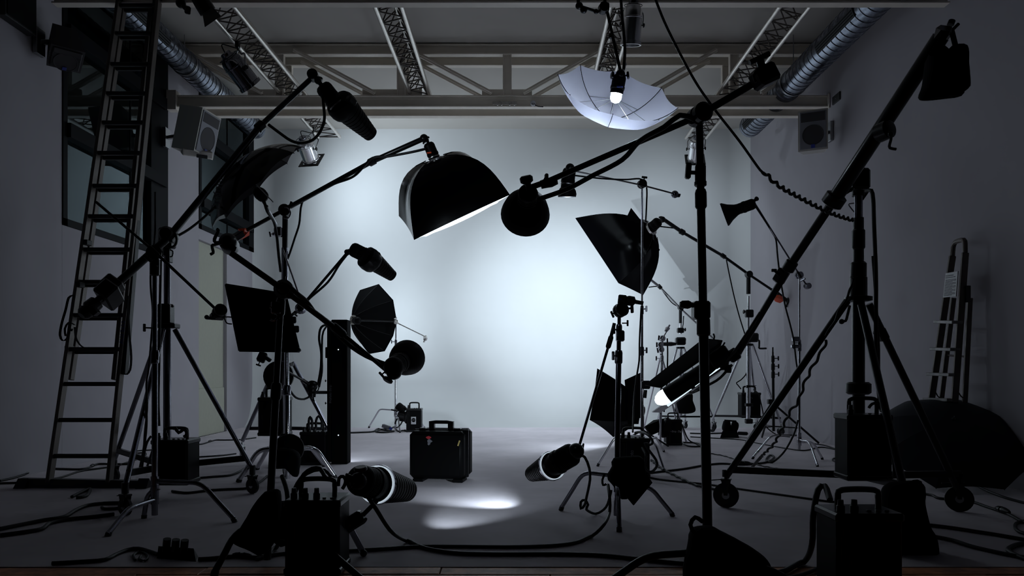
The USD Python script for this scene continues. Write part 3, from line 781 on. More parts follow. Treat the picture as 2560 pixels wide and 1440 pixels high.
# ================================================================== RIGHT: heavy crank stand with the big boom
YB_ = 4.7
B = Thing('crank_stand', 'heavy black wheeled crank stand with thick column at the right', 'light stand', (W(2147, 1200, YB_)[0], YB_, 0))
cB = W(2147, 1200, YB_)
def colB(py): return W(2146, py, YB_)
for a, b, r, m in ((1195, 740, 0.039, m_black), (740, 545, 0.033, m_black), (545, 490, 0.026, m_dkchrome)):
    B.part('column', rod(colB(a), colB(b), r, n=18), m)
for a, b, r in ((745, 690, 0.054), (695, 655, 0.050), (624, 573, 0.041), (986, 955, 0.078)):
    B.part('locking_collar', lathe(colB(a), (0, 0, 1), [(0, r * 0.8), (0.012, r), ((a - b) * YB_ / F - 0.012, r), ((a - b) * YB_ / F, r * 0.8)], 20), m_black)
B.part('leg_yoke', lathe(colB(754), (0, 0, 1), [(0, 0.06), (0.006, 0.085), (0.03, 0.085), (0.036, 0.06)], 20), m_black)
B.part('head_block', obox(colB(450), np.eye(3), (0.058, 0.055, 0.068), 0.014), m_black, smooth=False)
B.part('head_cap', cat(rod(colB(490), colB(478), 0.04), obox(colB(427) + [0.01, 0, 0], np.eye(3), (0.02, 0.03, 0.016), 0.004)), m_black)
B.part('head_strut', cat(bar(W(2092, 497, YB_), W(2128, 474, YB_), 0.02, 0.02), bar(W(2155, 500, YB_), W(2170, 478, YB_), 0.014, 0.014)), m_black, kind='stuff')
B.part('safety_pin', bend([W(2135, 508, YB_ - 0.03), W(2122, 510, YB_ - 0.04), W(2124, 516, YB_ - 0.04), W(2135, 530, YB_ - 0.03)], 0.004, 6), m_steel)
crk = B.part('crank_handle', bend([W(2124, 765, YB_ - 0.09), W(2118, 790, YB_ - 0.12), W(2114, 802, YB_ - 0.13), W(2103, 804, YB_ - 0.13)], 0.009, 8), m_black)
B.part('crank_grip', ball(W(2104, 804, YB_ - 0.13), 0.017), m_black, crk)
fB = [G(1805, 1272), G(2372, 1283), G(2262, 1400)]
for f, (tx, ty), (lx, ly, lY) in zip(fB, ((2118, 752), (2172, 760), (2153, 762)), ((1815, 1192, 4.9), (2398, 1230, 4.76), (2268, 1262, 4.05))):
    top = W(tx, ty, YB_ - (0.06 if ty == 762 else 0))
    e = W(lx, ly, lY)
    B.part('leg', rod(top, e, 0.0235, 0.0225, n=14), m_black)
    h = caster(B, (e[0], e[1], 0), 0.085, 1.15, m_black)
    B.part('caster_socket', cat(rod(h - [0, 0, 0.02], np.array([e[0], e[1], h[2] + 0.02]), 0.026), rod(np.array([e[0], e[1], h[2] + 0.02]), e, 0.026)), m_black)
hb = W(2147, 1188, YB_)
for (lx, ly, lY) in ((1830, 1174, 4.9), (2402, 1185, 4.76), (2262, 1215, 4.1)):
    e = W(lx, ly, lY)
    B.part('spreader_bar', bar(hb, e, 0.034, 0.045), m_black, smooth=False)
B.part('leg_clamp', obox(W(2203, 837, 4.72), frame(unit(W(2398, 1230, 4.76) - W(2172, 760, YB_))), (0.036, 0.03, 0.04), 0.008), m_black)

bB = boom('thick black boom arm rising steeply to the upper right from the bright tube lamp', [W(2352, 92, 3.95), W(2085, 500, 4.55), W(1975, 665, 4.85), W(1846, 882, 5.25)], [0.045, 0.028, 0.023])
bB.part('elevation_winch', lathe(W(2205, 330, 4.2), (0.4, -1, 0.1), [(-0.03, 0.035), (-0.02, 0.055), (0.05, 0.055), (0.06, 0.04)], 20), m_black)
wn = bB.part('winch_crank', bend([W(2222, 338, 4.15), W(2228, 345, 4.12), W(2223, 366, 4.1), W(2228, 371, 4.1), W(2240, 373, 4.1)], 0.008, 8), m_black)
round_knob(bB, W(2220, 338, 4.12), (0.3, -1, 0), 0.018, wn)
bB.part('boom_end_fitting', hull([W(2332, 100, 3.95), W(2340, 70, 3.93), W(2352, 62, 3.93), W(2380, 66, 3.93), W(2384, 82, 3.95), W(2370, 100, 3.97), W(2345, 130, 4.0), W(2352, 75, 3.86), W(2375, 78, 3.86)]), m_black)
bB.part('hook_lever', cat(rod(W(2378, 78, 3.93), W(2396, 60, 3.93), 0.009), rod(W(2376, 62, 3.93), W(2380, 52, 3.93), 0.018)), m_black)
bB.part('swivel_clamp', obox(W(1953, 690, 4.92), frame(unit(W(1846, 882, 5.25) - W(1975, 665, 4.85))), (0.036, 0.034, 0.05), 0.01), m_black)
bB.part('swivel_pin', cat(rod(W(1950, 690, 4.9), W(1936, 676, 4.88), 0.009), obox(W(1935, 676, 4.88), np.eye(3), (0.018, 0.008, 0.01), 0.003)), m_black)
sB = Thing('sandbag', 'black sandbag hanging from the top end of the thick boom at upper right', 'sandbag', W(2365, 180, 3.95))
sb1 = sB.part('bag_lobe', pillow([(2318, 150), (2335, 118), (2352, 116), (2366, 128), (2380, 114), (2412, 116), (2416, 160), (2420, 222), (2404, 228), (2404, 240), (2380, 244), (2304, 248), (2310, 210)], 3.92, 0.13), m_fabric)
sB.part('hanging_strap', cat(bar(W(2378, 72, 3.92), W(2390, 120, 3.92), 0.03, 0.006, (0, 1, 0)), bar(W(2366, 84, 3.9), W(2326, 140, 3.9), 0.03, 0.006, (0, 1, 0))), m_fabric, sb1, kind='stuff')

# tube lamp with two long barn doors at the lower end of the big boom
tl = Thing('tube_lamp', 'long tube lamp with glowing white dome end and two long black flaps', 'flash head', W(1735, 945, 5.35))
q0, q1 = W(1668, 988, 5.45), W(1815, 893, 5.3)
ax = unit(q0 - q1)
hs = tl.part('lamp_housing', lathe(q1, ax, [(0, 0.04), (0.02, 0.062), (0.30, 0.062), (0.31, 0.066), (0.33, 0.066), (0.34, 0.062), (np.linalg.norm(q0 - q1), 0.062)], 24), m_plastic)
tl.part('glass_dome', lathe(q0, ax, [(0, 0.055), (0.02, 0.058), (0.05, 0.055), (0.08, 0.042), (0.10, 0.02), (0.105, 0.001)], 24), EMIT('glow_tube', LAMP['strip_bulb']), label='glowing frosted glass dome')
tl.part('lamp_tube', rod(W(1668, 1013, 5.46), W(1798, 917, 5.28), 0.014), EMIT('glow_strip', 1.1), label='glowing strip under the housing')
tl.part('lower_flap', plate([(1630, 1030), (1652, 1031), (1800, 930), (1790, 914)], [5.48, 5.62, 5.5, 5.3], 0.006), m_silver, label='lower flap, shiny on its inner side')
tl.part('upper_flap', plate([(1612, 963), (1652, 970), (1800, 868), (1806, 851), (1760, 846)], [5.4, 5.28, 5.12, 5.12, 5.25], 0.008), m_black)
hb2 = tl.part('rear_block', obox(W(1800, 893, 5.27), frame(ax), (0.075, 0.062, 0.075), 0.012), m_plastic, smooth=False)
tl.part('flap_hinge', cat(rod(W(1792, 872, 5.2), W(1806, 866, 5.2), 0.009), rod(W(1806, 866, 5.2), W(1812, 856, 5.2), 0.006), rod(W(1806, 868, 5.2), W(1816, 876, 5.2), 0.007)), m_black, hb2)
tl.part('flap_hook', bend([W(1772, 858, 5.2), W(1782, 852, 5.2), W(1786, 842, 5.2), W(1783, 834, 5.2)], 0.006, 7), m_black, hb2)
tl.part('lower_bracket', cat(rod(W(1770, 925, 5.3), W(1812, 922, 5.3), 0.009), obox(W(1820, 922, 5.3), frame((0.3, -1, 0)), (0.02, 0.03, 0.02), 0.005)), m_black, hb2)
tl.part('mount_clamp', obox(W(1834, 888, 5.25), frame(ax), (0.05, 0.045, 0.04), 0.01), m_black)
cable('black cable looping under the tube lamp and up along the thick boom', [(1812, 905, 5.2), (1835, 880, 5.15), (1868, 832, 5.05), (1900, 782, 4.95)], 0.011)
cable('black cable drooping from the tube lamp down to the hanging weight bag', [(1830, 912, 5.2), (1800, 945, 5.2), (1772, 962, 5.25), (1735, 980, 5.4), (1715, 985, 6.0)], 0.010)

# packs and bag round the heavy stand
power_pack('black flash generator standing on the spreader bars of the heavy crank stand', W(2157, 1200, 4.5), 0.285, 0.20, 0.50, z=W(0, 1197, 4.5)[2], loops=1)
power_pack('large black flash generator nearest the camera at lower right', G(2145, 1477), 0.285, 0.22, 0.43, loops=2)
sC = Thing('sandbag', 'black sandbag draped over the front wheel of the heavy crank stand', 'sandbag', G(2275, 1400))
sC.part('bag_lobe', pillow([(2200, 1400), (2205, 1260), (2215, 1215), (2240, 1204), (2300, 1203), (2303, 1245), (2318, 1310), (2336, 1345), (2338, 1392), (2300, 1402)], 3.72, 0.16), m_fabric)
sC.part('carry_strap', bend([W(2272, 1210, 3.66), W(2285, 1204, 3.66), W(2300, 1206, 3.66), W(2301, 1224, 3.66), W(2290, 1222, 3.66)], 0.01, 7), m_fabric)
cable('long black cables dropping straight down the right side of the thick column', [(2165, 478, 4.6), (2178, 476, 4.55), (2183, 500, 4.55), (2185, 560, 4.55), (2190, 700, 4.55), (2190, 860, 4.55), (2200, 1010, 4.5), (2213, 1030, 4.4)], 0.0125)
cable('second long cable swaying beside the thick column toward the rear leg', [(2182, 640, 4.56), (2188, 720, 4.56), (2196, 860, 4.56), (2200, 960, 4.6), (2228, 1100, 4.6), (2236, 1190, 4.6)], 0.009)
cable('black cable curling round the column top of the big generator', [(2172, 1020, 4.4), (2180, 1010, 4.4), (2200, 1005, 4.4), (2212, 1016, 4.4), (2205, 1030, 4.4)], 0.009)
cable('coiled black cable hanging from the left leg of the heavy stand', [(2132, 700, 4.6), (2122, 735, 4.55), (2100, 775, 4.55), (2080, 815, 4.6), (2064, 840, 4.62)], 0.008, wave=0.004, wl=0.14)
cable('wavy black cable snaking down below the left leg of the heavy stand to the floor', [(2064, 850, 4.62), (2058, 872, 4.65), (2035, 910, 4.7), (2015, 950, 4.8), (2005, 975, 4.85), (1995, 1005, 4.9), (1975, 1030, 5.0), (1955, 1072, 5.15), (1935, 1110, 5.4), (1905, 1140, 5.8), (1882, 1166)], 0.009, wave=0.008, wl=0.13)
cable('thick black cable arching from the near generator to the floor at lower right', [(2075, 1250, 3.1), (2062, 1215, 3.2), (2045, 1225, 3.2), (2033, 1290, 3.2), (2030, 1360, 3.25), (2010, 1405), (1960, 1428), (1900, 1440)], 0.0135)
cable('thin black cable curving from the lower right corner behind the big generator', [(2060, 1412), (2020, 1432), (1970, 1445)], 0.009)

# ================================================================== CENTRE RIGHT: bent-leg stand with the low snoot lamp
YC = 4.54
C = cstand('light_stand', 'chrome bent-leg stand with a clamp and black device on top, right of the low lamp', (1548, 790), (1541, 1296), YC,
           [G(1402, 1276), G(1548, 1330), G(1682, 1291)], [0.27, 0.235, 0.20], 0.0175, m_dkchrome, (0.8, 0.93), kd=(-0.6, -0.8, 0))
C.part('collar_bracket', obox(W(1550, 840, YC), np.eye(3), (0.026, 0.028, 0.035), 0.008), m_dkchrome)
knob(C, W(1555, 808, YC), (1, -0.2, 0), 0.035)
g = grip_head(C, W(1552, 775, YC - 0.02), (0.35, -0.9, 0.2), 0.045, m_black, (1, 0, 0.05))
knob(C, W(1540, 778, YC - 0.03), (-0.6, -0.5, -0.5), 0.04, g)
aC = boom('thin steel arm slanting down from the clamp stand to the low snoot lamp', [W(1536, 808, YC - 0.04), W(1524, 855, YC - 0.04), W(1446, 1122, YC - 0.06)], [0.011, 0.0085], m_dkchrome)
dv = Thing('trigger_box', 'small black boxy device with a stub tube clamped on top of the chrome stand', 'clamp', W(1565, 750, YC))
d0 = dv.part('device_body', obox(W(1556, 750, YC), frame((0.97, -0.2, -0.12)), (0.032, 0.03, 0.026), 0.006), m_plastic, smooth=False)
dv.part('barrel', lathe(W(1563, 750, YC), (0.97, -0.2, -0.2), [(0, 0.022), (0.02, 0.031), (0.055, 0.031), (0.06, 0.02), (0.065, 0.013), (0.10, 0.012), (0.115, 0.012)], 20), m_plastic)
dv.part('blue_label', obox(W(1553, 748, YC - 0.034), frame((0, -1, 0)), (0.008, 0.005, 0.002), 0.0005), m_blue, d0, smooth=False)
dv.part('ball_mount', cat(rod(W(1560, 770, YC), W(1558, 755, YC), 0.013), ball(W(1560, 768, YC), 0.018)), m_black, d0)

lC = Thing('snoot_light', 'low black snoot lamp hanging from the thin arm, bright ring toward us, pointing left', 'flash head', W(1400, 1150, 4.45))
n0, n1 = W(1440, 1130, 4.38), W(1376, 1166, 4.46)
flash_head(lC, n0, n1, 0.072, False)
lC.part('tilt_bracket', cat(bar(W(1446, 1132, 4.4), W(1447, 1118, 4.45), 0.03, 0.026), ball(W(1440, 1128, 4.36), 0.05)), m_black)
round_knob(lC, W(1450, 1114, 4.44), (1, -0.1, -0.15), 0.018)
axs = unit(W(1322, 1188, 4.70) - n1)
snoot(lC, n1 - axs * 0.02, axs, 0.27, 0.088, 0.048, leak=0.55)
lC.light('lamp', 'SphereLight', n1 + axs * 0.27, axs * [1, 1, 0] + [-0.16, 0, -0.31], intensity=LAMP['snoot_right'], radius=0.02, cone=32.0, soft=1.0)
cable('black cable looping from the low snoot lamp to the floor with a plug coil', [(1448, 1136, 4.42), (1462, 1143, 4.4), (1473, 1170, 4.4), (1475, 1200, 4.42), (1466, 1245, 4.45), (1462, 1262, 4.5), (1452, 1272, 4.5), (1452, 1255, 4.5), (1462, 1250, 4.5), (1470, 1262, 4.5), (1466, 1274, 4.5), (1490, 1284), (1515, 1268, 4.55), (1525, 1240, 4.5), (1528, 1225, 4.5)], 0.0085)
cable('long black cable sweeping from the clamp stand across the front floor to the left', [(1520, 1212, 4.45), (1524, 1245, 4.3), (1524, 1280, 4.3), (1510, 1312, 4.0), (1480, 1340), (1440, 1356), (1380, 1364), (1280, 1367), (1150, 1366), (1060, 1366), (960, 1372), (860, 1378)], 0.0095)
# dark bags and flaps hung on this stand
kb = Thing('sandbag', 'black sandbag hung low on the chrome clamp stand with a square flap sticking out', 'sandbag', W(1560, 1200, 4.4))
k1 = kb.part('bag_lobe', pillow([(1518, 1185), (1530, 1165), (1534, 1145), (1600, 1140), (1612, 1165), (1612, 1195), (1590, 1210), (1566, 1248), (1545, 1240), (1535, 1215), (1520, 1200)], 4.44, 0.13), m_fabric)
kb.part('bag_flap', plate([(1560, 1195), (1612, 1180), (1630, 1207), (1584, 1263), (1565, 1240)], [4.36, 4.42, 4.42, 4.36, 4.34], 0.012), m_fabric, k1, smooth=False)
kb.part('strap_loop', bend([W(1512, 1185, 4.4), W(1506, 1200, 4.4), W(1508, 1213, 4.4), W(1516, 1210, 4.4)], 0.007, 7), m_fabric, k1)
p5 = power_pack('black flash generator with vertical white lettering behind the chrome clamp stand', G(1582, 1190), 0.275, 0.20, 0.42,
                marks=(('profoto', 0.028, -0.04, 0.25, m_grey, True),), loops=2)
cable('cluster of black cables knotted at the generator behind the clamp stand', [(1588, 1082, 6.3), (1600, 1080, 6.2), (1612, 1083, 6.0), (1625, 1092, 5.9), (1632, 1105, 5.9), (1625, 1112, 5.9), (1612, 1108, 5.9), (1622, 1125, 5.9), (1640, 1150, 5.9), (1642, 1165, 5.9), (1632, 1178, 6.0), (1620, 1178, 6.0), (1612, 1165, 6.0), (1615, 1140, 6.0), (1605, 1120, 6.1)], 0.011)
cable('black extension cable running right from the generator to an in-line plug', [(1610, 1184), (1660, 1178), (1710, 1172), (1755, 1164), (1800, 1159), (1850, 1161), (1900, 1158), (1925, 1152), (1935, 1142), (1925, 1138), (1915, 1150), (1930, 1156), (1960, 1130, 7.3), (1985, 1085, 7.3), (1995, 1050, 7.3)], 0.010, plugs=((0.38, 0.075),))
cable('twisted cable crossing the floor from the generator to the front caster', [(1628, 1150), (1655, 1172), (1690, 1190), (1720, 1205), (1755, 1218), (1790, 1226)], 0.0105, wave=0.006, wl=0.16)
cable('thin black cable lying across the floor under the heavy crank stand', [(1615, 1192), (1660, 1200), (1760, 1210), (1860, 1224), (1960, 1238), (2060, 1252), (2100, 1256)], 0.008)
cable('wavy thin cable on the floor left of the heavy crank stand', [(1776, 1134), (1810, 1140), (1850, 1152), (1880, 1158), (1910, 1166), (1945, 1172)], 0.006, wave=0.004, wl=0.12)

# low folded softbox behind it
YL = 8.3
ls = softbox('low_softbox', 'small black softbox low behind the chrome clamp stand, facing left', [W(1493, 921, 8.1), W(1474, 1050, 8.1), W(1533, 1093, 8.75), W(1552, 964, 8.75)], W(1604, 1030, 8.5), 0.07, 0.05, 0.05, LAMP['low_soft'])
lf = ls.part('side_flap', plate([(1562, 950), (1601, 932), (1602, 1020), (1596, 1060), (1570, 1060)], [8.3, 8.2, 8.2, 8.25, 8.3], 0.012), m_fabric, smooth=False)
ll = Thing('light_stand', 'short black stand hidden behind the generator, carrying the low softbox', 'light stand', (W(1604, 1030, 8.5)[0], 8.5, 0))
q = W(1607, 1035, 8.5)
ll.part('column', rod((q[0], 8.5, 0.03), q, 0.016), m_black)
for a in (0.4, 2.5, 4.6):
    ll.part('leg', rod((q[0], 8.5, 0.22), (q[0] + 0.36 * math.cos(a), 8.5 + 0.36 * math.sin(a), 0.012), 0.01), m_black)

# ================================================================== tall thin chrome stand with a rod boom and pendant lamp
YD = 6.85
D = cstand('light_stand', 'tallest thin chrome stand right of centre, in front of the right softbox', (1605, 478), (1605, 1168), YD,
           [G(1494, 1166), G(1661, 1180), G(1660, 1130)], [0.30, 0.26, 0.22], 0.0145, m_chrome, (0.42, 0.57), kd=(0.5, -0.9, 0))
grip_head(D, W(1605, 460, YD), (0.2, -1, 0), 0.042, m_black, (0.2, -0.2, 1))
bD = boom('thin silver rod lying across the top of the tall chrome stand', [W(1424, 425, 6.75), W(1605, 463, YD - 0.05), W(1684, 484, YD)], [0.0075, 0.0075], m_steel)
bD.part('end_weight', cat(ball(W(1687, 486, YD), 0.036), lathe(W(1680, 484, YD), (1, 0, -0.2), [(0, 0.014), (0.08, 0.014)], 12), obox(W(1696, 490, YD), np.eye(3), (0.015, 0.012, 0.012), 0.004)), m_dkchrome)
lD = Thing('pendant_light', 'small black lamp hanging dome down beside the big round dish', 'flash head', W(1420, 450, 6.7))
flash_head(lD, W(1424, 420, 6.7), W(1418, 468, 6.7), 0.062, True)
lD.part('tilt_bracket', cat(ball(W(1425, 420, 6.66), 0.042), rod(W(1425, 425, 6.68), W(1434, 428, 6.74), 0.014)), m_black)
reflector(lD, W(1418, 465, 6.7), (0, 0.18, -1), [(0, 0.05), (0.02, 0.068), (0.045, 0.082), (0.075, 0.088), (0.095, 0.084)], EMIT('glow_pendant', LAMP['dish_c'] * 0.5))
cable('black cable along the silver rod, turning down the tall chrome stand', [(1430, 438, 6.7), (1500, 446, 6.72), (1560, 449, 6.78), (1598, 447, YD), (1613, 455, YD), (1617, 475, YD), (1616, 520, YD), (1614, 556, YD)], 0.0075)
cable('black cable down the lower half of the tall chrome stand', [(1603, 770, YD - 0.03), (1599, 850, YD - 0.05), (1598, 900, YD - 0.05), (1592, 940, YD - 0.1), (1585, 1000, YD - 0.2), (1582, 1080, 6.2)], 0.0085)
bk = Thing('side_clamp', 'small black clamp bracket on the tall chrome stand beside the tube lamp', 'clamp', W(1612, 965, YD))
bk.part('bracket', cat(obox(W(1614, 962, YD - 0.03), np.eye(3), (0.04, 0.03, 0.04), 0.01), rod(W(1614, 975, YD - 0.03), W(1612, 995, YD - 0.03), 0.016), rod(W(1620, 968, YD - 0.03), W(1628, 962, YD - 0.03), 0.01)), m_black)

# ================================================================== right softbox on its wheeled crank stand
As, Bs, Cs = W(1438, 545, 10.10), W(1546, 708, 10.02), W(1608, 738, 10.45)
Ds = As + Cs - Bs
softbox('softbox', 'big black square softbox tilted down left, with two fabric ears, at right', [As, Bs, Cs, Ds], W(1628, 572, 9.80), 0.09, 0.10, 0.01, LAMP['soft_right'],
        flaps=((W(1578, 520, 9.75), W(1566, 548, 9.8), W(1608, 558, 9.75)), (W(1650, 625, 9.75), W(1628, 590, 9.75), W(1632, 642, 9.8))))
hE = Thing('flash_head', 'small black lamp body plugged into the back of the right softbox', 'flash head', W(1640, 562, 9.75))
flash_head(hE, W(1648, 552, 9.68), W(1625, 573, 9.82), 0.07, True, bracket=W(1652, 549, 9.66))
YE = 10.3
E = Thing('crank_stand', 'chrome wheeled crank stand far back carrying the right softbox boom', 'light stand', (W(1870, 1050, YE)[0], YE, 0))
def colE(py): return W(1871, py, YE)
E.part('column', rod(colE(1050), colE(850), 0.034, n=16), m_chrome)
E.part('column', rod(colE(850), colE(740), 0.018, n=14), m_chrome)
E.part('column', rod(colE(735), colE(690), 0.03, n=14), m_black)
E.part('crank_box', obox(W(1879, 844, YE), np.eye(3), (0.085, 0.07, 0.065), 0.02), m_black, smooth=False)
E.part('leg_yoke', lathe(colE(865), (0, 0, 1), [(0, 0.05), (0.005, 0.07), (0.03, 0.07), (0.035, 0.05)], 18), m_black)
E.part('crank_handle', bend([W(1893, 850, YE - 0.08), W(1898, 852, YE - 0.12), W(1898, 866, YE - 0.14), W(1899, 871, YE - 0.14), W(1916, 871, YE - 0.14)], 0.013, 7), m_black)
cc = E.part('mid_clamp', obox(W(1873, 784, YE), np.eye(3), (0.055, 0.04, 0.055), 0.012), m_black)
round_knob(E, W(1865, 780, YE), (-1, 0, 0.1), 0.03, cc)
fE = [G(1780, 1080), G(1952, 1088), G(1893, 1076)]
for f, up in zip(fE, (0.0, 0.0, 0.05)):
    tp_ = colE(862) + unit((f - colE(862)) * [1, 1, 0]) * 0.06
    e = np.array([f[0], f[1], 0.17])
    E.part('leg', rod(tp_, e, 0.018, n=12), m_chrome)
    caster(E, f, 0.055, 0.7 + 9 * up)
    E.part('spreader_bar', bar(np.array([colE(0)[0], YE, 0.26]), np.array([e[0], e[1], 0.24]), 0.022, 0.03), m_black, smooth=False)
E.part('column_foot', obox(W(1872, 1053, YE), np.eye(3), (0.05, 0.04, 0.035), 0.01), m_black)
E.part('brake_arm', hull([W(1866, 963, YE - 0.06), W(1866, 970, YE - 0.06), W(1893, 964, YE - 0.1), W(1870, 964, YE), W(1870, 970, YE)]), m_black)
bE = boom('black boom arm from the right softbox down to the orange-handled end', [W(1658, 548, 9.65), W(1705, 580, 9.85), W(1808, 640, YE), W(1872, 686, YE), W(1938, 730, YE)], [0.026, 0.021, 0.019, 0.017])
bE.part('pivot_joint', lathe(W(1872, 686, YE - 0.05), (0.2, -1, 0), [(-0.03, 0.05), (0.03, 0.05), (0.04, 0.03)], 18), m_black)
bE.part('tip_joint', cat(ball(W(1656, 549, 9.65), 0.042), bar(W(1656, 549, 9.65), W(1648, 553, 9.68), 0.04, 0.03)), m_black)
og = Thing('boom_crank', 'orange handled crank on the lower end of the right softbox boom', 'crank', W(1948, 746, YE))
o0 = og.part('orange_grip', hull([W(1932, 745, YE - 0.05), W(1936, 738, YE - 0.02), W(1948, 737, YE - 0.04), W(1960, 744, YE - 0.02), W(1960, 752, YE - 0.05), W(1950, 758, YE), W(1938, 754, YE), W(1945, 745, YE - 0.12), W(1934, 746, YE + 0.04), W(1956, 748, YE + 0.05)]), m_orange, label='orange plastic grip')
og.part('crank_body', cat(bar(W(1936, 728, YE), W(1972, 756, YE), 0.05, 0.045), ball(W(1972, 752, YE), 0.05), rod(W(1972, 754, YE), W(1982, 762, YE), 0.015), rod(W(1968, 758, YE), W(1966, 768, YE), 0.013)), m_black)
cable('thin cable hanging from the right softbox boom to its crank stand', [(1816, 650, YE), (1824, 690, YE), (1835, 740, YE), (1848, 790, YE), (1862, 835, YE)], 0.009)
cable('short thin cable bridging the back of the right softbox lamp to its boom', [(1640, 565, 9.7), (1665, 568, 9.72), (1690, 571, 9.78), (1700, 575, 9.82)], 0.009)
pE = power_pack('black flash generator strapped to the column of the far softbox stand', W(1873, 1044, YE + 0.17), 0.285, 0.20, 0.45, z=W(0, 1046, YE)[2], marks=(('Pro-7a', 0.022, -0.30, 0.62, m_grey, False),), loops=2)
pE.part('strap_band', obox(W(1872, 1012, YE - 0.01), np.eye(3), (0.05, 0.04, 0.022), 0.005), m_black)
cable('thin cable from the strapped generator curling left and up', [(1852, 972, YE + 0.1), (1845, 963, YE), (1841, 957, YE), (1852, 950, YE), (1864, 937, YE), (1867, 928, YE)], 0.008)
cable('thin cable dropping right of the strapped generator toward the floor', [(1884, 974, YE + 0.1), (1896, 985, YE), (1903, 1010, YE), (1908, 1035, YE), (1912, 1060, 10.0), (1925, 1076, 10.0), (1950, 1090), (1975, 1092)], 0.008)
sE = Thing('sandbag', 'two-lobed black saddle sandbag hanging over the low spreader bar at right', 'sandbag', W(1824, 1068, 10.0))
for pts in ([(1810, 1052), (1822, 1050), (1826, 1066), (1826, 1084), (1816, 1086), (1806, 1072)], [(1828, 1066), (1834, 1052), (1844, 1056), (1845, 1068), (1838, 1082), (1828, 1086)]):
    sE.part('bag_lobe', pillow(pts, 9.95, 0.14), m_fabric)
sE.part('top_strap', bar(W(1812, 1051, 9.95), W(1840, 1053, 9.95), 0.05, 0.02), m_fabric)
ps = Thing('power_strip', 'black power strip block on the floor below the saddle sandbag', 'power strip', G(1825, 1095))
ps.part('strip_body', hull([G(1800, 1095), G(1848, 1095), G(1846, 1090), G(1804, 1090), W(1806, 1078, 9.8), W(1843, 1078, 9.8), W(1806, 1078, 9.95), W(1843, 1078, 9.95)]), m_plastic, smooth=False)
ps.part('plug', cat(bar(W(1845, 1083, 9.8), W(1868, 1084, 9.75), 0.05, 0.045), ball(W(1866, 1084, 9.75), 0.022)), m_black)
cable('black cables running left to right behind the front column near the saddle sandbag', [(1725, 1083), (1760, 1084), (1800, 1083), (1808, 1082)], 0.01)
cable('thin cable from the power strip wandering right to the wall', [(1726, 1092), (1800, 1096), (1850, 1099), (1900, 1109), (1960, 1120), (2010, 1126), (2050, 1118), (2085, 1123), (2110, 1132)], 0.0075)
cable('second thin cable rising over it toward the right wall', [(1997, 1100), (2030, 1108), (2060, 1113), (2085, 1121), (2105, 1128)], 0.0075)
cable('small cable loop on the floor left of the heavy stand generator', [(2108, 1146), (2085, 1146), (2082, 1151), (2092, 1155), (2108, 1155)], 0.007)
wb = Thing('weight_bag', 'black tapered counterweight bag hanging behind the front column', 'sandbag', W(1712, 1010, 11.0))
w0 = wb.part('bag_body', pillow([(1700, 984), (1728, 982), (1731, 1000), (1736, 1030), (1690, 1032), (1692, 1004)], 11.0, 0.2), m_fabric)
wb.part('top_clip', cat(bar(W(1694, 986, 11.0), W(1736, 972, 11.06), 0.05, 0.04), rod(W(1736, 972, 11.06), W(1748, 966, 11.1), 0.03)), m_black, w0)

# far black stand, folded upright
YZ = 9.05
Z = Thing('light_stand', 'short black folded stand with stacked knobs, far right in front of the crank stand', 'light stand', (W(1933, 1080, YZ)[0], YZ, 0))
zt_, zb_ = W(1932, 880, YZ), W(1934, 1078, YZ)
tubes(Z, [zb_, lerp(zb_, zt_, 0.72), lerp(zb_, zt_, 0.82), lerp(zb_, zt_, 0.92), zt_], [0.017, 0.017, 0.015, 0.011], m_black)
Z.part('spigot', rod(zt_, zt_ + [0, 0, 0.06], 0.009), m_black)
hubz = W(1930, 1006, YZ)
for f in (G(1864, 1111), G(2047, 1110), G(1905, 1095)):
    Z.part('leg', rod(hubz, f + [0, 0, 0.012], 0.013), m_black)
    Z.part('leg_brace', rod(W(1934, 1066, YZ), lerp(hubz, f, 0.62), 0.008), m_black)
Z.part('leg_collar', obox(hubz + [-0.02, -0.01, 0.01], np.eye(3), (0.04, 0.035, 0.03), 0.008), m_black)

# right thin chrome stand with a small lamp on a slanting arm
YWk = 7.35
Wk = cstand('light_stand', 'thin chrome bent-leg stand at right holding the small left-facing lamp', (1999, 694), (1998, 1124), YWk,
            [G(1881, 1148), G(2044, 1167), G(2056, 1149)], [0.26, 0.22, 0.19], 0.0145, m_chrome, (0.6, 0.62), kd=(-1, -0.3, 0))
grip_head(Wk, W(1998, 688, YWk), (0.3, -1, 0), 0.036, m_dkchrome, (0.2, -0.3, -1))
Wk.part('mid_clamp', cat(obox(W(1990, 848, YWk - 0.03), np.eye(3), (0.035, 0.03, 0.025), 0.008), obox(W(1988, 866, YWk - 0.03), np.eye(3), (0.04, 0.025, 0.018), 0.006)), m_dkchrome, kind='stuff')
bW = boom('thin dark arm slanting from the small right lamp down past its chrome stand', [W(1886, 507, 7.2), W(1998, 686, YWk - 0.05), W(2016, 712, YWk)], [0.0085, 0.0085], m_dkchrome)
bW.part('end_clamp', cat(ball(W(2018, 715, YWk), 0.034), lathe(W(2018, 715, YWk - 0.03), (0.3, -1, 0), [(-0.02, 0.03), (0.03, 0.03)], 16)), m_dkchrome)
lW = Thing('small_spot', 'small black lamp with flared reflector facing left, high at right', 'flash head', W(1855, 520, 7.2))
aW, LW = flash_head(lW, W(1888, 508, 7.15), W(1848, 522, 7.25), 0.055, False, knob_dir=(0.3, -1, 0.3), bracket=W(1888, 500, 7.15))
reflector(lW, W(1850, 521, 7.25), (-0.9, 0.35, -0.33), [(0, 0.05), (0.04, 0.058), (0.10, 0.085), (0.15, 0.12), (0.16, 0.12)], EMIT('glow_small', LAMP['dish_c'] * 0.4))
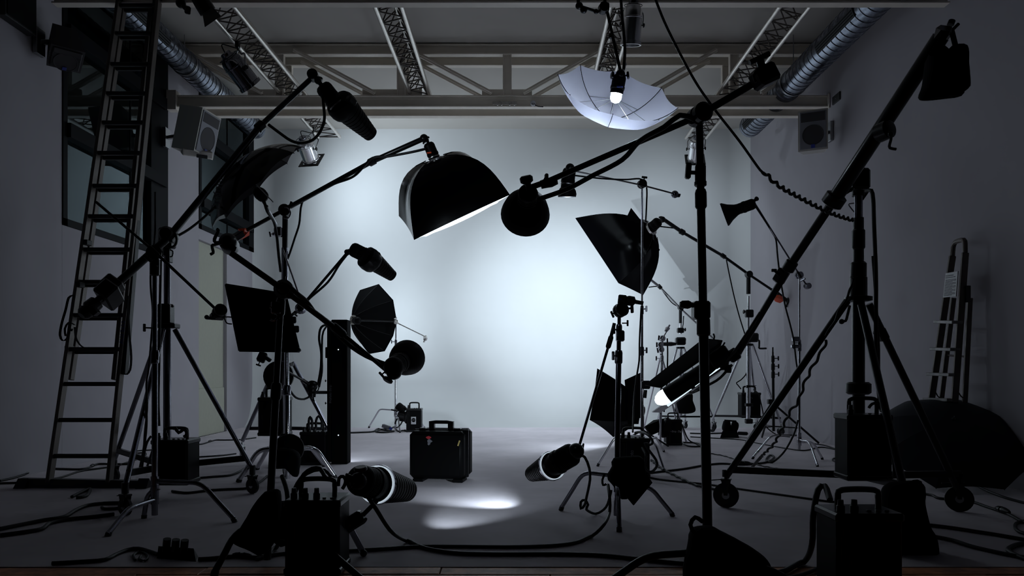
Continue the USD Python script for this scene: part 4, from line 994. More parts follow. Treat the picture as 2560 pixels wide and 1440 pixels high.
cable('thin black cable falling from the small right lamp along its stand', [(1886, 512, 7.15), (1908, 545, 7.2), (1930, 580, 7.25), (1940, 600, 7.25), (1944, 640, 7.25), (1950, 690, 7.25), (1962, 760, 7.25), (1975, 810, 7.3), (1984, 850, 7.3), (1990, 900, 7.3), (1994, 925, 7.3)], 0.0085)

# rod boom and its stand behind the front column
YX = 11.1
X = Thing('crank_stand', 'far black-headed tripod stand behind the upper flap of the tube lamp', 'light stand', (W(1701, 1070, YX)[0], YX, 0))
def colX(py): return W(1701, py, YX)
X.part('column', rod(colX(1040), colX(870), 0.028, n=14), m_chrome)
X.part('column', rod(colX(835), colX(808), 0.02, n=12), m_chrome)
X.part('column', rod(colX(808), colX(770), 0.024, n=12), m_black)
X.part('crank_box', obox(colX(853), np.eye(3), (0.075, 0.06, 0.06), 0.018), m_black, smooth=False)
X.part('clamp_block', obox(colX(826), np.eye(3), (0.05, 0.045, 0.04), 0.012), m_black)
for d_, y_ in ((1, 824), (1, 849)):
    round_knob(X, W(1708, y_, YX), (1, 0, 0), 0.028)
X.part('leg_yoke', lathe(colX(872), (0, 0, 1), [(0, 0.05), (0.005, 0.065), (0.03, 0.065)], 16), m_black)
fX = [G(1645, 1072), G(1785, 1074), G(1713, 1071)]
for f in fX:
    X.part('leg', rod(colX(868) + unit((f - colX(868)) * [1, 1, 0]) * 0.05, np.array([f[0], f[1], 0.15]), 0.016), m_chrome)
    caster(X, f, 0.05, 0.4)
    X.part('spreader_bar', bar((colX(0)[0], YX, 0.2), (f[0], f[1], 0.2), 0.02, 0.026), m_black, smooth=False)
X.part('side_handle', lathe(W(1690, 860, YX - 0.02), (-1, 0, 0), [(0, 0.02), (0.08, 0.035), (0.2, 0.03), (0.24, 0.02)], 14), m_black)
bX = boom('thin silver boom rod descending behind the front column toward the tube lamp', [W(1622, 696, 11.0), W(1649, 717, YX), W(1702, 772, YX - 0.06), W(1800, 862, YX - 0.1)], [0.02, 0.015, 0.013], m_steel)
bX.part('pivot_joint', lathe(W(1702, 768, YX - 0.08), (0.1, -1, 0), [(-0.03, 0.045), (0.03, 0.045), (0.04, 0.03)], 18), m_black)
bX.part('side_grip', cat(bar(W(1708, 762, YX - 0.08), W(1732, 760, YX - 0.08), 0.055, 0.055), bar(W(1732, 760, YX - 0.08), W(1745, 760, YX - 0.08), 0.04, 0.04)), m_black)
cable('thin cable sagging under the silver boom rod', [(1622, 718, 11.0), (1640, 716, YX), (1650, 718, YX), (1662, 735, YX), (1680, 757, YX), (1698, 768, YX)], 0.008)
cable('thin black cable straight down beside the far tripod stand', [(1709, 790, YX - 0.1), (1708, 810, YX - 0.1), (1706, 820, YX - 0.1)], 0.008)

# small bright grip stand between them
YG = 8.75
Gs = Thing('light_stand', 'small bright chrome stand with clustered clamps just above the tube lamp', 'light stand', (W(1651, 1116, YG)[0], YG, 0))
gb, gt = W(1650, 1113, YG), W(1656, 842, YG)
gb[2] = 0.02
tubes(Gs, [gb, lerp(gb, gt, 0.8), gt], [0.016, 0.013], m_chrome, cmat=m_chrome, kd=(-1, 0, 0))
for k, (px, py, hd) in enumerate(((1655, 846, (-1, 0, 0.1)), (1650, 862, (-1, 0, 0)), (1652, 874, (-1, 0, -0.2)))):
    grip_head(Gs, W(px, py, YG - 0.03), (0.3, -1, 0), 0.036, m_chrome, hd)
Gs.part('grip_arm', rod(W(1654, 850, YG - 0.06), W(1668, 826, YG - 0.06), 0.008), m_chrome)
Gs.part('arm_clamp', cat(hull([W(1661, 828, YG - 0.08), W(1664, 818, YG - 0.05), W(1672, 815, YG - 0.08), W(1675, 822, YG - 0.05), W(1668, 830, YG - 0.04)]), rod(W(1671, 818, YG - 0.06), W(1674, 812, YG - 0.06), 0.012)), m_chrome)
for f in (G(1605, 1095), G(1702, 1104), G(1716, 1108)):
    Gs.part('leg', rod(W(1652, 885, YG), f + [0, 0, 0.012], 0.0115), m_chrome)
cable('pair of thin cables hanging off the small bright grip stand', [(1668, 846, YG), (1669, 880, YG), (1668, 930, YG), (1665, 980, YG), (1660, 1030, YG)], 0.009)
pI = power_pack('black flash generator with white lettering standing behind the front column, far right', G(1682, 1112), 0.20, 0.18, 0.39,
                marks=(('Profoto', 0.024, -0.17, 0.43, m_white, True), ('Pro-7a', 0.024, -0.16, 0.41, m_white, False)), loops=1)
bI = Thing('reflector_hood', 'black flared lamp hood lying beside the lettered generator', 'reflector', G(1640, 1092))
bI.part('hood', hull([W(1610, 1068, 9.0), W(1634, 1050, 9.0), W(1660, 1046, 8.9), W(1660, 1075, 8.9), W(1625, 1090, 9.0), W(1612, 1066, 8.75), W(1627, 1088, 8.75)]), m_fabric)
bI.part('neck', lathe(W(1655, 1066, 8.9), (1, 0, -0.4), [(0, 0.12), (0.06, 0.13), (0.10, 0.10)], 20), m_plastic)
cable('thin cables trailing from the lettered generator to the right along the floor', [(1704, 1060, 8.9), (1710, 1075, 8.9), (1722, 1100, 8.9), (1745, 1112), (1756, 1120)], 0.008)
cable('cable loop lying on the floor by the lettered generator', [(1705, 1106), (1720, 1115), (1745, 1116), (1752, 1111), (1735, 1107), (1706, 1106)], 0.0095)

# ================================================================== CENTRE: hanging white umbrella
YU = 5.5
ua = W(1522, 302, YU + 0.12)
um = umbrella('hanging_umbrella', 'white translucent umbrella glowing around a bare lamp, hanging from above', ua, (0.20, -0.66, 0.72), 0.475, 0.235, m_shoot, nose=0.02, shaft=0.45, rot=0.38, ribmat=m_black)
hu = Thing('flash_head', 'black lamp with bare glowing bulb held upside down inside the white umbrella', 'flash head', W(1546, 205, 5.3))
flash_head(hu, W(1550, 186, 5.3), W(1541, 235, 5.32), 0.05, False)
hu.part('glass_dome', lathe(W(1541, 234, 5.32), unit(W(1539, 250, 5.33) - W(1541, 234, 5.32)), [(0, 0.036), (0.015, 0.042), (0.04, 0.04), (0.06, 0.028), (0.07, 0.001)], 22), EMIT('glow_bulb', LAMP['umbrella']), label='glowing bare glass bulb')
for dx in (-1, 1):
    round_knob(hu, W(1550 + dx * 10, 190, 5.28), (dx, -0.2, 0.1), 0.027)
hu.part('tilt_bracket', cat(ball(W(1551, 186, 5.28), 0.035), rod(W(1551, 186, 5.3), W(1552, 174, 5.3), 0.012)), m_black)
hu.part('blue_lettering_patch', obox(W(1550, 216, 5.252), frame((0, -1, 0.15)), (0.022, 0.006, 0.002), 0.0005), m_blue, smooth=False)
pz = 4.40
pu = Thing('hanging_pole', 'black pole hanging from the truss, holding the white umbrella lamp', 'pole', W(1507, 0, 5.3))
pu.part('pole_tube', cat(rod(W(1498, -62, 5.3), W(1551, 178, 5.3), 0.0115)), m_black)
pu.part('joint_block', cat(ball(W(1508, 22, 5.29), 0.04), lathe(W(1508, 22, 5.27), (0.1, -1, 0), [(-0.02, 0.036), (0.04, 0.036)], 16), obox(W(1514, 20, 5.28), np.eye(3), (0.025, 0.03, 0.03), 0.008)), m_black)
pu.part('tube_joint', lathe(W(1526, 85, 5.3), W(1551, 178, 5.3) - W(1526, 85, 5.3), [(0, 0.012), (0.004, 0.018), (0.03, 0.018), (0.035, 0.012)], 12), m_black)
ar = pu.part('stub_arm', cat(rod(W(1445, -8, 5.25), W(1446, 8, 5.25), 0.013), ball(W(1448, 15, 5.25), 0.028), ball(W(1459, 25, 5.25), 0.026), rod(W(1448, 15, 5.25), W(1494, 30, 5.27), 0.011), ball(W(1490, 29, 5.26), 0.018), rod(W(1494, 30, 5.27), W(1506, 24, 5.28), 0.01)), m_black)
cable('black cable dropping beside the hanging pole to the white umbrella lamp', [(1552, -8, 5.3), (1555, 40, 5.3), (1560, 90, 5.3), (1562, 130, 5.3), (1559, 175, 5.29)], 0.011)

# ================================================================== octagonal softbox on its boom, left of centre
R_, L_, M_ = W(1275, 487, 7.02), W(1035, 600, 6.98), W(997, 540, 7.75)
D_ = M_ + R_ - L_
softbox('softbox', 'large shiny black domed softbox hanging at top centre, its lit lower edge showing', [R_, L_, M_, D_], W(1090, 398, 7.22), 0.06, 0.15, 0.03, LAMP['octa'], mouth=0.06)
hO = Thing('flash_head', 'black lamp body with an orange mark on top of the domed softbox', 'flash head', W(1077, 370, 7.2))
flash_head(hO, W(1070, 357, 7.2), W(1087, 398, 7.22), 0.056, True, bracket=W(1068, 350, 7.2))
hO.part('orange_mark', obox(W(1073, 382, 7.13), frame((-0.3, -1, 0.1)), (0.024, 0.008, 0.004), 0.002), m_orange, smooth=False)
YK = 7.3
bK = boom('long black boom arm from the orange crank up to the domed softbox', [W(1060, 346, 7.2), W(930, 404, 7.22), W(712, 524, YK), W(600, 585, YK)], [0.026, 0.024, 0.02])
bK.part('tip_joint', cat(ball(W(1060, 346, 7.2), 0.042), rod(W(1060, 346, 7.2), W(1067, 354, 7.2), 0.02), rod(W(1062, 352, 7.17), W(1058, 360, 7.17), 0.009)), m_black)
bK.part('pivot_joint', lathe(W(712, 526, YK - 0.06), (0.1, -1, 0), [(-0.03, 0.06), (0.03, 0.06), (0.04, 0.04)], 20), m_black)
bK.part('guard_ring', sweep([W(714 + 12 * math.cos(t), 533 + 14 * math.sin(t), YK - 0.1) for t in np.linspace(-1.8, 2.0, 16)], 0.008, 6), m_dkchrome)
bK.part('end_cap', cat(rod(W(726, 512, YK), W(729, 504, YK), 0.012), rod(W(600, 585, YK), W(594, 589, YK), 0.03)), m_black)
ok = Thing('boom_crank', 'orange and black boom grip near the dark window at left', 'crank', W(612, 582, YK))
ok.part('orange_grip', cat(hull([W(594, 572, YK - 0.05), W(602, 575, YK + 0.04), W(612, 570, YK - 0.05), W(618, 572, YK), W(620, 582, YK), W(610, 586, YK - 0.04), W(598, 580, YK)]),
        hull([W(612, 584, YK - 0.03), W(624, 577, YK - 0.04), W(624, 588, YK), W(602, 600, YK - 0.03), W(594, 595, YK), W(608, 588, YK + 0.04)])), m_orange, label='orange plastic jaws', kind='stuff')
ok.part('clamp_neck', bar(W(578, 596, YK), W(608, 582, YK), 0.06, 0.05), m_black)
cable('black cable tied along the long boom below the domed softbox', [(1064, 372, 7.15), (1030, 380, 7.15), (970, 391, 7.18), (930, 396, 7.15), (885, 440, 7.2), (830, 462, 7.25), (760, 500, 7.26)], 0.0125)
cable('black cable drooping from the long boom to the left chrome stand', [(760, 492, YK), (752, 520, YK), (748, 560, YK), (737, 595, YK), (722, 640, YK), (712, 660, YK)], 0.0105)

# wheeled stand of that boom
K = Thing('crank_stand', 'chrome and black wheeled stand at left carrying the long softbox boom', 'light stand', (W(706, 1090, YK)[0], YK, 0))
kt, kb_ = W(713, 540, YK), W(709, 1110, YK)
def colK(t): return lerp(kb_, kt, t)
K.part('column', rod(colK(0), colK(0.42), 0.045, n=16), m_dkchrome)
K.part('column', rod(colK(0.42), colK(0.86), 0.034, n=16), m_dkchrome)
K.part('column', rod(colK(0.86), colK(1.0), 0.028, n=14), m_black)
K.part('locking_collar', lathe(colK(0.40), (0, 0, 1), [(0, 0.05), (0.01, 0.065), (0.1, 0.065), (0.11, 0.05)], 18), m_black)
cp = K.part('chrome_clamp', cat(obox(W(696, 580, YK - 0.05), np.eye(3), (0.04, 0.03, 0.05), 0.012), lathe(W(690, 584, YK - 0.05), (-1, 0, -0.3), [(0, 0.016), (0.03, 0.02), (0.04, 0.012)], 14)), m_chrome)
knob(K, W(688, 584, YK - 0.06), (-1, -0.2, -0.2), 0.05, cp, m_chrome)
K.part('leg_yoke', lathe(colK(0.34), (0, 0, 1), [(0, 0.07), (0.006, 0.1), (0.035, 0.1), (0.04, 0.07)], 18), m_black)
K.part('crank_disc', lathe(W(698, 940, YK - 0.14), (0, -1, 0), [(-0.03, 0.13), (0.0, 0.15), (0.03, 0.15), (0.04, 0.1)], 26), m_black)
fK = [G(606, 1148), G(838, 1150), G(715, 1192)]
for f, tx in zip(fK, (664, 738, 704)):
    a = W(tx, 880, YK)
    e = np.array([f[0], f[1], 0.19])
    K.part('leg', rod(colK(0.36) + unit((f - colK(0.36)) * [1, 1, 0]) * 0.08, e, 0.021, n=12), m_dkchrome)
    caster(K, f, 0.062, 0.6)
    K.part('spreader_bar', bar((colK(0.1)[0], YK, 0.34), (e[0], e[1], 0.32) + (colK(0)[0] - e[0]) * np.array([0.12, 0, 0]), 0.028, 0.035), m_black, smooth=False)
power_pack('black flash generator hung between the legs of the wheeled left stand', W(688, 1085, YK - 0.25), 0.285, 0.20, 0.46, z=W(0, 1088, YK - 0.25)[2], loops=1)
kc = Thing('super_clamp', 'small black clamp with T handle sticking out left of the wheeled stand', 'clamp', W(655, 897, 7.1))
k0 = kc.part('clamp_jaw', cat(obox(W(655, 893, 7.1), frame((0.3, -1, 0.3), (0.4, 0, 1)), (0.04, 0.05, 0.035), 0.012), bar(W(662, 892, 7.1), W(676, 902, 7.1), 0.04, 0.035)), m_plastic)
knob(kc, W(650, 902, 7.08), (-0.3, -0.2, -1), 0.045, k0)

# bent-leg chrome stand in front of it
YQ = 6.05
Q = cstand('light_stand', 'chrome bent-leg stand left of the tall black panel, legs spread low', (716, 700), (718, 1205), YQ,
           [G(596, 1206), G(642, 1174), G(838, 1196), G(812, 1166)], [0.27, 0.24, 0.27, 0.23], 0.025, m_chrome, (0.45, 0.75), kd=(-0.6, -0.6, 0))
dq = Thing('reflector_disc', 'round black collapsible disc hanging low on the left chrome stand', 'reflector', W(735, 1118, 5.9))
dq.part('disc_cloth', lathe(W(722, 1122, 5.92), (0.4, -0.9, 0.1), [(0, 0.115), (0.006, 0.118), (0.014, 0.115)], 32), m_fabric)
dq.part('disc_rim', sweep([W(722, 1122, 5.91) + 0.118 * (math.cos(t) * frame((0.4, -0.9, 0.1))[:, 0] + math.sin(t) * frame((0.4, -0.9, 0.1))[:, 1]) for t in np.linspace(0, 2 * math.pi, 30)], 0.006, 6), m_black)
sq = Thing('sandbag', 'black sandbag hanging on the left chrome stand below the round disc', 'sandbag', W(722, 1160, 5.8))
sq.part('bag_lobe', pillow([(675, 1130), (700, 1120), (738, 1125), (750, 1145), (748, 1175), (744, 1192), (730, 1185), (716, 1172), (690, 1172), (676, 1160)], 5.82, 0.14), m_fabric)
sq.part('hang_strap', bar(W(706, 1122, 5.85), W(708, 1085, 5.95), 0.03, 0.008, (0, 1, 0)), m_fabric)

# spot on an angled arm
bN = boom('thin black arm rising right from the chrome ball clamp to the small tilted spotlight', [W(676, 835, 6.3), W(752, 768, 6.25), W(868, 632, 6.2)], [0.0125, 0.0115])
bN.part('ball_clamp', cat(ball(W(752, 771, 6.2), 0.05), lathe(W(752, 771, 6.16), (0.2, -1, 0.1), [(0, 0.036), (0.03, 0.03), (0.034, 0.012)], 18)), m_dkchrome)
knob(bN, W(746, 778, 6.2), (-0.6, -0.3, -0.8), 0.04)
brN = Thing('brace_rod', 'thin bright rod bracing the left stand down to the chrome ball clamp', 'rod', W(730, 690, 6.3))
brN.part('rod', cat(rod(W(708, 625, 6.4), W(755, 758, 6.25), 0.008)), m_chrome)
lN = Thing('snoot_light', 'small black snoot spotlight tilted down right, centre left above the octagon softbox', 'flash head', W(930, 650, 6.2))
flash_head(lN, W(876, 620, 6.15), W(926, 645, 6.25), 0.062, False, knob_dir=(-0.4, -1, -0.6), bracket=W(872, 628, 6.15))
aN = unit(W(972, 682, 6.42) - W(925, 645, 6.26))
lN.part('collar_shroud', lathe(W(912, 640, 6.22), aN, [(0, 0.06), (0.01, 0.098), (0.05, 0.105), (0.10, 0.10), (0.12, 0.09)], 26), m_black)
snoot(lN, W(930, 650, 6.27), aN, 0.26, 0.088, 0.048, leak=0.7)
lN.light('lamp', 'SphereLight', W(930, 650, 6.27) + aN * 0.27, np.array([2.0, 5.7, 0.25]), intensity=LAMP['spot_big'], radius=0.025, cone=22.0, soft=1.0)
cable('black cable beside the thin arm of the small tilted spotlight', [(868, 636, 6.18), (848, 662, 6.2), (820, 705, 6.2), (775, 745, 6.22), (757, 765, 6.2)], 0.010)

# square black flag
fl_ = Thing('black_flag', 'square black cloth flag on a wire frame left of the chrome poles', 'flag', W(655, 795, 4.75))
pts = [(564, 711), (714, 735), (749, 879), (598, 877)]
fl_.part('flag_cloth', plate(pts, [4.75, 4.85, 4.85, 4.75], 0.02), m_fabric, smooth=False)
wf = [W(x, y, Y) for (x, y), Y in zip(pts, [4.75, 4.85, 4.85, 4.75])]
fl_.part('wire_frame', cat(*[rod(wf[k], wf[(k + 1) % 4], 0.0065, n=8) for k in range(4)]), m_black)
fl_.part('mount_wire', bend([W(580, 810, 4.75), W(570, 809, 4.74), W(565, 805, 4.73), W(562, 793, 4.73), W(580, 793, 4.75)], 0.0045, 6), m_black)
fl_.part('corner_loop', bend([W(746, 868, 4.84), W(752, 875, 4.84), W(750, 878, 4.84), W(744, 878, 4.84)], 0.004, 6), m_steel)
for (x, y) in ((731, 800), (738, 823)):
    fl_.part('edge_clip', obox(W(x + 3, y, 4.82), frame((0.5, -1, 0.2)), (0.016, 0.022, 0.014), 0.005), m_black)

# tall black strip box
YO = 7.1
ob = Thing('strip_light', 'tall narrow black strip box standing upright on the floor', 'strip light', G(846, 1161))
x0, x1 = W(828, 0, YO)[0], W(868, 0, YO)[0]
zt0 = W(0, 799, YO)[2]
o1 = ob.part('box_body', box(x0, x1, YO, YO + 0.16, 0.0, zt0, 0.006), m_fabric, smooth=False)
ob.part('side_rail', box(W(817, 0, YO)[0], x0, YO + 0.01, YO + 0.10, 0.02, W(0, 802, YO)[2], 0.004), m_plastic, smooth=False)
ob.part('recess_panel', box(x0 + 0.005, W(856, 0, YO)[0], YO - 0.006, YO, W(0, 980, YO)[2], W(0, 872, YO)[2], 0.002), m_plastic, smooth=False)
for (x, y) in ((846, 874), (846, 1088)):
    ob.part('lamp_dot', lathe(W(x, y, YO - 0.004), (0, -1, 0), [(0, 0.006), (0.004, 0.006), (0.006, 0.003)], 10), EMIT('pilot_%d' % y, 2.0), o1, label='tiny white pilot light')
for y in (952, 1008):
    round_knob(ob, W(817, y, YO + 0.03), (-1, 0, 0), 0.012)
letter(ob, 'Profoto Strip', W(828.5, 1008, YO - 0.008), (0, 0, 1), (-1, 0, 0), 0.022, m_grey, o1)
ob.part('latch', box(W(813, 0, YO)[0], W(820, 0, YO)[0], YO, YO + 0.05, W(0, 895, YO)[2], W(0, 868, YO)[2], 0.004), m_plastic, smooth=False)
ob.part('glow_face', box(x0 + 0.015, x1 - 0.015, YO + 0.16, YO + 0.168, 0.02, zt0 - 0.05, 0.0005), EMIT('glow_stripbox', LAMP['strip_box']), label='lit face on its far side', smooth=False)
brk = Thing('stand_bracket', 'black swivel bracket with cable ring joining the left stand to the strip box', 'clamp', W(780, 970, 7.0))
b9 = brk.part('swivel', cat(ball(W(780, 965, 7.0), 0.055), lathe(W(780, 980, 7.0), (0, 0, 1), [(-0.05, 0.035), (0.05, 0.045)], 16)), m_black)
brk.part('arm_bar', bar(W(785, 981, 7.05), W(818, 981, YO + 0.04), 0.045, 0.03), m_black, b9)
brk.part('support_rod', rod(W(712, 925, 6.6), W(776, 962, 6.98), 0.011), m_black, b9)
brk.part('rod_socket', rod(W(757, 951, 6.88), W(772, 960, 6.96), 0.02), m_black, b9)
brk.part('cable_ring', sweep([W(782 + 15 * math.cos(t), 968 + 15 * math.sin(t), 6.94) for t in np.linspace(0, 6.28, 24)], 0.006, 6), m_rubber, b9)
brk.part('lever', rod(W(782, 990, 7.0), W(785, 1004, 6.98), 0.008), m_black, b9)
cable('black cable hoop above the strip box bracket', [(795, 962, 7.0), (802, 920, 7.0), (803, 880, 7.0), (798, 850, 7.0), (800, 825, 7.0), (807, 815, 7.0), (816, 812, 7.05)], 0.0115)
cable('second black cable hoop hugging the strip box top', [(798, 968, 6.97), (805, 930, 6.97), (805, 890, 6.97), (806, 840, 6.97), (812, 822, 6.97), (818, 815, 7.05)], 0.0095)
cable('black cable slung in a low curve between the left poles and the bracket', [(718, 950, 6.6), (725, 975, 6.7), (740, 994, 6.8), (760, 998, 6.9), (776, 990, 6.95)], 0.010)
power_pack('black flash generator with two cable loops left of the strip box', G(788, 1160), 0.26, 0.2, 0.40, loops=3)
for k, (xa, xb, h) in enumerate(((772, 778, 1042), (790, 802, 1040))):
    cable(('left', 'right')[k] + ' small cable loop on top of the generator beside the strip box', [(xa, 1072, 7.0), (xa, 1052, 7.0), ((xa + xb) / 2, h, 7.0), (xb + 2, 1052, 7.0), (xb + 2, 1072, 7.0)], 0.012)

# small octagon softbox on the far left stand
YN = 10.9
oct_px = [(947, 710), (983, 750), (992, 803), (983, 840), (962, 878), (923, 885), (905, 862), (900, 725)]
Yo = [10.95, 10.8, 10.75, 10.75, 10.85, 11.0, 11.05, 11.02]
oc = softbox('octagon_softbox', 'eight-sided black softbox seen from behind, in front of the backdrop', [W(x, y, Y + 0.25) for (x, y), Y in zip(oct_px, Yo)], W(884, 800, 10.75), 0.07, 0.03, 0.0, LAMP['soft_left'])
hN = Thing('flash_head', 'small lamp at the rear of the eight-sided softbox', 'flash head', W(884, 800, 10.7))
flash_head(hN, W(896, 802, 10.55), W(888, 801, 10.78), 0.055, True)
N = cstand('light_stand', 'thin chrome bent-leg stand under the eight-sided softbox by the backdrop', (990, 800), (989, 1072), YN,
           [G(922, 1070), G(1062, 1071), G(1000, 1082)], [0.31, 0.27, 0.24], 0.016, m_chrome, (0.5, 0.8), kd=(-1, -0.2, 0))
grip_head(N, W(990, 805, YN), (0.3, -1, 0), 0.036, m_alu, (-0.2, -0.3, 1))
N.part('grip_arm', rod(W(986, 804, YN), W(1064, 842, YN), 0.0075), m_alu)
N.part('head_arm', rod(W(986, 804, YN), W(899, 802, 10.62), 0.012), m_black)
N.part('end_clamp', cat(hull([W(1058, 840, YN - 0.03), W(1066, 838, YN), W(1069, 846, YN - 0.02), W(1066, 852, YN), W(1058, 850, YN), W(1063, 844, YN - 0.06)]), rod(W(1062, 850, YN), W(1059, 856, YN), 0.014)), m_alu)
power_pack('black flash generator with a white sticker beside the far chrome stand', G(1036, 1079), 0.23, 0.19, 0.43, loops=1, sticker=True)
nb = Thing('lamp_head', 'spare black lamp tied to the foot of the far chrome stand', 'flash head', W(1000, 1035, 10.8))
flash_head(nb, W(992, 1012, 10.75), W(1012, 1028, 10.75), 0.06, False)
nb.part('second_barrel', lathe(W(994, 1040, 10.75), (1, 0, -0.1), [(0, 0.05), (0.02, 0.075), (0.11, 0.075), (0.13, 0.1), (0.15, 0.1)], 18), m_black)
nb.part('strap', bar(W(978, 1024, 10.8), W(996, 1028, 10.8), 0.04, 0.02), m_black)
cable('tangled black cable pile on the floor left of the far generator', [(868, 1082), (900, 1081), (932, 1079), (945, 1072), (965, 1076), (985, 1078), (960, 1081), (940, 1079), (955, 1073), (975, 1071), (990, 1066), (988, 1058, 10.8), (992, 1048, 10.8)], 0.012)
cable('loose black cable from the far generator with plug on the floor', [(1010, 1036, 10.7), (1005, 1055, 10.7), (998, 1065, 10.6), (990, 1072), (996, 1078), (1008, 1076), (1020, 1079)], 0.010, plugs=((0.93, 0.05),))
pc = Thing('cable_plug', 'grey blue plug connector on the cable pile by the far chrome stand', 'plug', G(966, 1074))
pc.part('plug_body', bar(W(957, 1064, 10.9), W(974, 1070, 10.85), 0.055, 0.05), m_grey)
pc.part('plug_cap', bar(W(974, 1070, 10.85), W(980, 1073, 10.85), 0.045, 0.04), m_blue)

# ================================================================== black hard case on the floor
yw = -0.16
Rc = np.array([[math.cos(yw), -math.sin(yw), 0], [math.sin(yw), math.cos(yw), 0], [0, 0, 1]])
hc = Thing('hard_case', 'black hard plastic carrying case standing upright on the floor at the centre', 'case', G(1103, 1207))
co = G(1100, 1206) + [0.0, 0.13, 0]
def ca(x, y, z): return co + Rc @ np.array([x, y, z])
hc.part('front_shell', obox(ca(-0.012, -0.075, 0.225), Rc, (0.232, 0.07, 0.197), 0.035), m_plastic, smooth=40)
hc.part('back_shell', obox(ca(0.012, 0.075, 0.232), Rc, (0.228, 0.07, 0.203), 0.035), m_plastic, smooth=40)
hc.part('seam_band', obox(ca(0, 0, 0.23), Rc, (0.236, 0.012, 0.2), 0.012), m_black)
for sx in (-0.15, 0.15):
    hc.part('latch', obox(ca(sx, -0.03, 0.432), Rc, (0.03, 0.035, 0.012), 0.005), m_black)
for sx in (-0.17, 0.17):
    hc.part('foot_ridge', obox(ca(sx, -0.05, 0.014), Rc, (0.045, 0.08, 0.014), 0.006), m_plastic)
hc.part('carry_handle', cat(hull([ca(-0.105, y, z) for y in (-0.02, 0.02) for z in (0.43, 0.485)] + [ca(-0.06, y, z) for y in (-0.02, 0.02) for z in (0.43, 0.485)]),
        hull([ca(0.105, y, z) for y in (-0.02, 0.02) for z in (0.43, 0.485)] + [ca(0.06, y, z) for y in (-0.02, 0.02) for z in (0.43, 0.485)]),
        hull([ca(x, y, z) for x in (-0.105, 0.105) for y in (-0.02, 0.02) for z in (0.478, 0.498)] + [ca(x, y, 0.506) for x in (-0.05, 0.05) for y in (-0.02, 0.02)])), m_black)
fs = -0.146
for k, (x, z, w_, h_, mt) in enumerate(((-0.072, 0.372, 0.024, 0.012, m_red), (-0.064, 0.342, 0.022, 0.016, m_grey), (-0.070, 0.322, 0.012, 0.012, m_grey))):
    hc.part('sticker', hull([ca(x + w_ * math.cos(t) * (1 + 0.2 * math.sin(3 * t + k)), fs + dy, z + h_ * math.sin(t) * (1 + 0.2 * math.cos(4 * t))) for t in np.linspace(0, 6.2, 9) for dy in (0, -0.002)]), mt, label=('red', 'pale grey', 'pale grey')[k] + ' worn sticker')
hc.part('tape_label', obox(ca(0.185, fs - 0.001, 0.33), Rc @ frame((0, -1, 0), (0.35, 0, 1)), (0.006, 0.024, 0.0015), 0.0005), m_yellow, label='small pale yellow label', smooth=False)

# ================================================================== LEFT: two big stands and their boom
Y1 = 5.4
S = Thing('crank_stand', 'tall wheeled stand at left, right one of the two side by side columns', 'light stand', (W(419, 1190, Y1)[0], Y1, 0))
def colS(py): return W(418, py, Y1)
for a, b, r, m in ((1192, 815, 0.028, m_dkchrome), (815, 640, 0.024, m_dkchrome), (640, 590, 0.030, m_black)):
    S.part('column', rod(colS(a), colS(b), r, n=16), m)
S.part('crank_box', cat(obox(colS(785) + [-0.01, 0, 0], np.eye(3), (0.048, 0.045, 0.075), 0.01), rod(W(428, 762, Y1), W(432, 768, Y1), 0.01)), m_black, smooth=False)
S.part('leg_yoke', cat(obox(W(419, 815, Y1), np.eye(3), (0.074, 0.05, 0.018), 0.006)), m_black, smooth=False)
fS = [G(631, 1234), G(313, 1290), G(286, 1206)]
for f, s0 in zip(fS, (W(437, 824, Y1), W(408, 824, Y1 - 0.05), W(402, 824, Y1 + 0.04))):
    e = np.array([f[0], f[1], 0.185])
    S.part('leg', rod(s0, e, 0.0185, n=12), m_dkchrome)
    h = caster(S, f, 0.060, 1.1, m_black)
    S.part('caster_socket', rod([e[0], e[1], h[2] - 0.02], e + [0, 0, 0.03], 0.022), m_black)
    S.part('spreader_bar', bar((colS(0)[0], Y1, 0.215), (e[0], e[1], 0.27) + (np.array([colS(0)[0], Y1, 0.27]) - [e[0], e[1], 0.27]) * 0.06, 0.028, 0.045), m_black, smooth=False)
S.part('head_block', obox(colS(596), np.eye(3), (0.05, 0.05, 0.075), 0.012), m_black, smooth=False)
S.part('head_side', cat(obox(W(424, 640, Y1), np.eye(3), (0.012, 0.03, 0.05), 0.004), bend([W(425, 625, Y1 - 0.03), W(432, 628, Y1 - 0.03), W(431, 640, Y1 - 0.03), W(425, 642, Y1 - 0.03)], 0.005, 6)), m_black, kind='stuff')

Y2 = 4.55
P2 = cstand('light_stand', 'black bent-leg stand at left, left one of the two side by side columns', (387, 645), (387, 1290), Y2,
            [G(588, 1306), G(269, 1341), G(360, 1296) + [0, 0.0, 0]], [0.235, 0.12, 0.18], 0.0185, m_dkchrome, (0.62, 0.98), kd=(0.6, -0.8, 0))
P2.part('upper_sleeve', lathe(W(387, 690, Y2), (0, 0, 1), [(0, 0.018), (0.008, 0.03), (0.1, 0.03), (0.11, 0.024), (0.16, 0.024)], 16), m_black)
grip_head(P2, W(385, 632, Y2 - 0.03), (0.4, -0.9, 0), 0.045, m_black, (-0.5, -0.3, -0.7))
for h_ in (0.40, 0.41):
    pass
knob(P2, W(379, 820, Y2), (-0.6, -0.8, 0), 0.045)
b2 = boom('thin black rod crossing both left columns, from ladder to clamp by the square flag', [W(240, 505, 4.45), W(385, 628, Y2 - 0.06), W(546, 779, 4.7)], [0.0085, 0.0095], m_black)
kk = Thing('grip_clamp', 'black grip clamp with handle at the end of the thin rod beside the square flag', 'clamp', W(545, 786, 4.7))
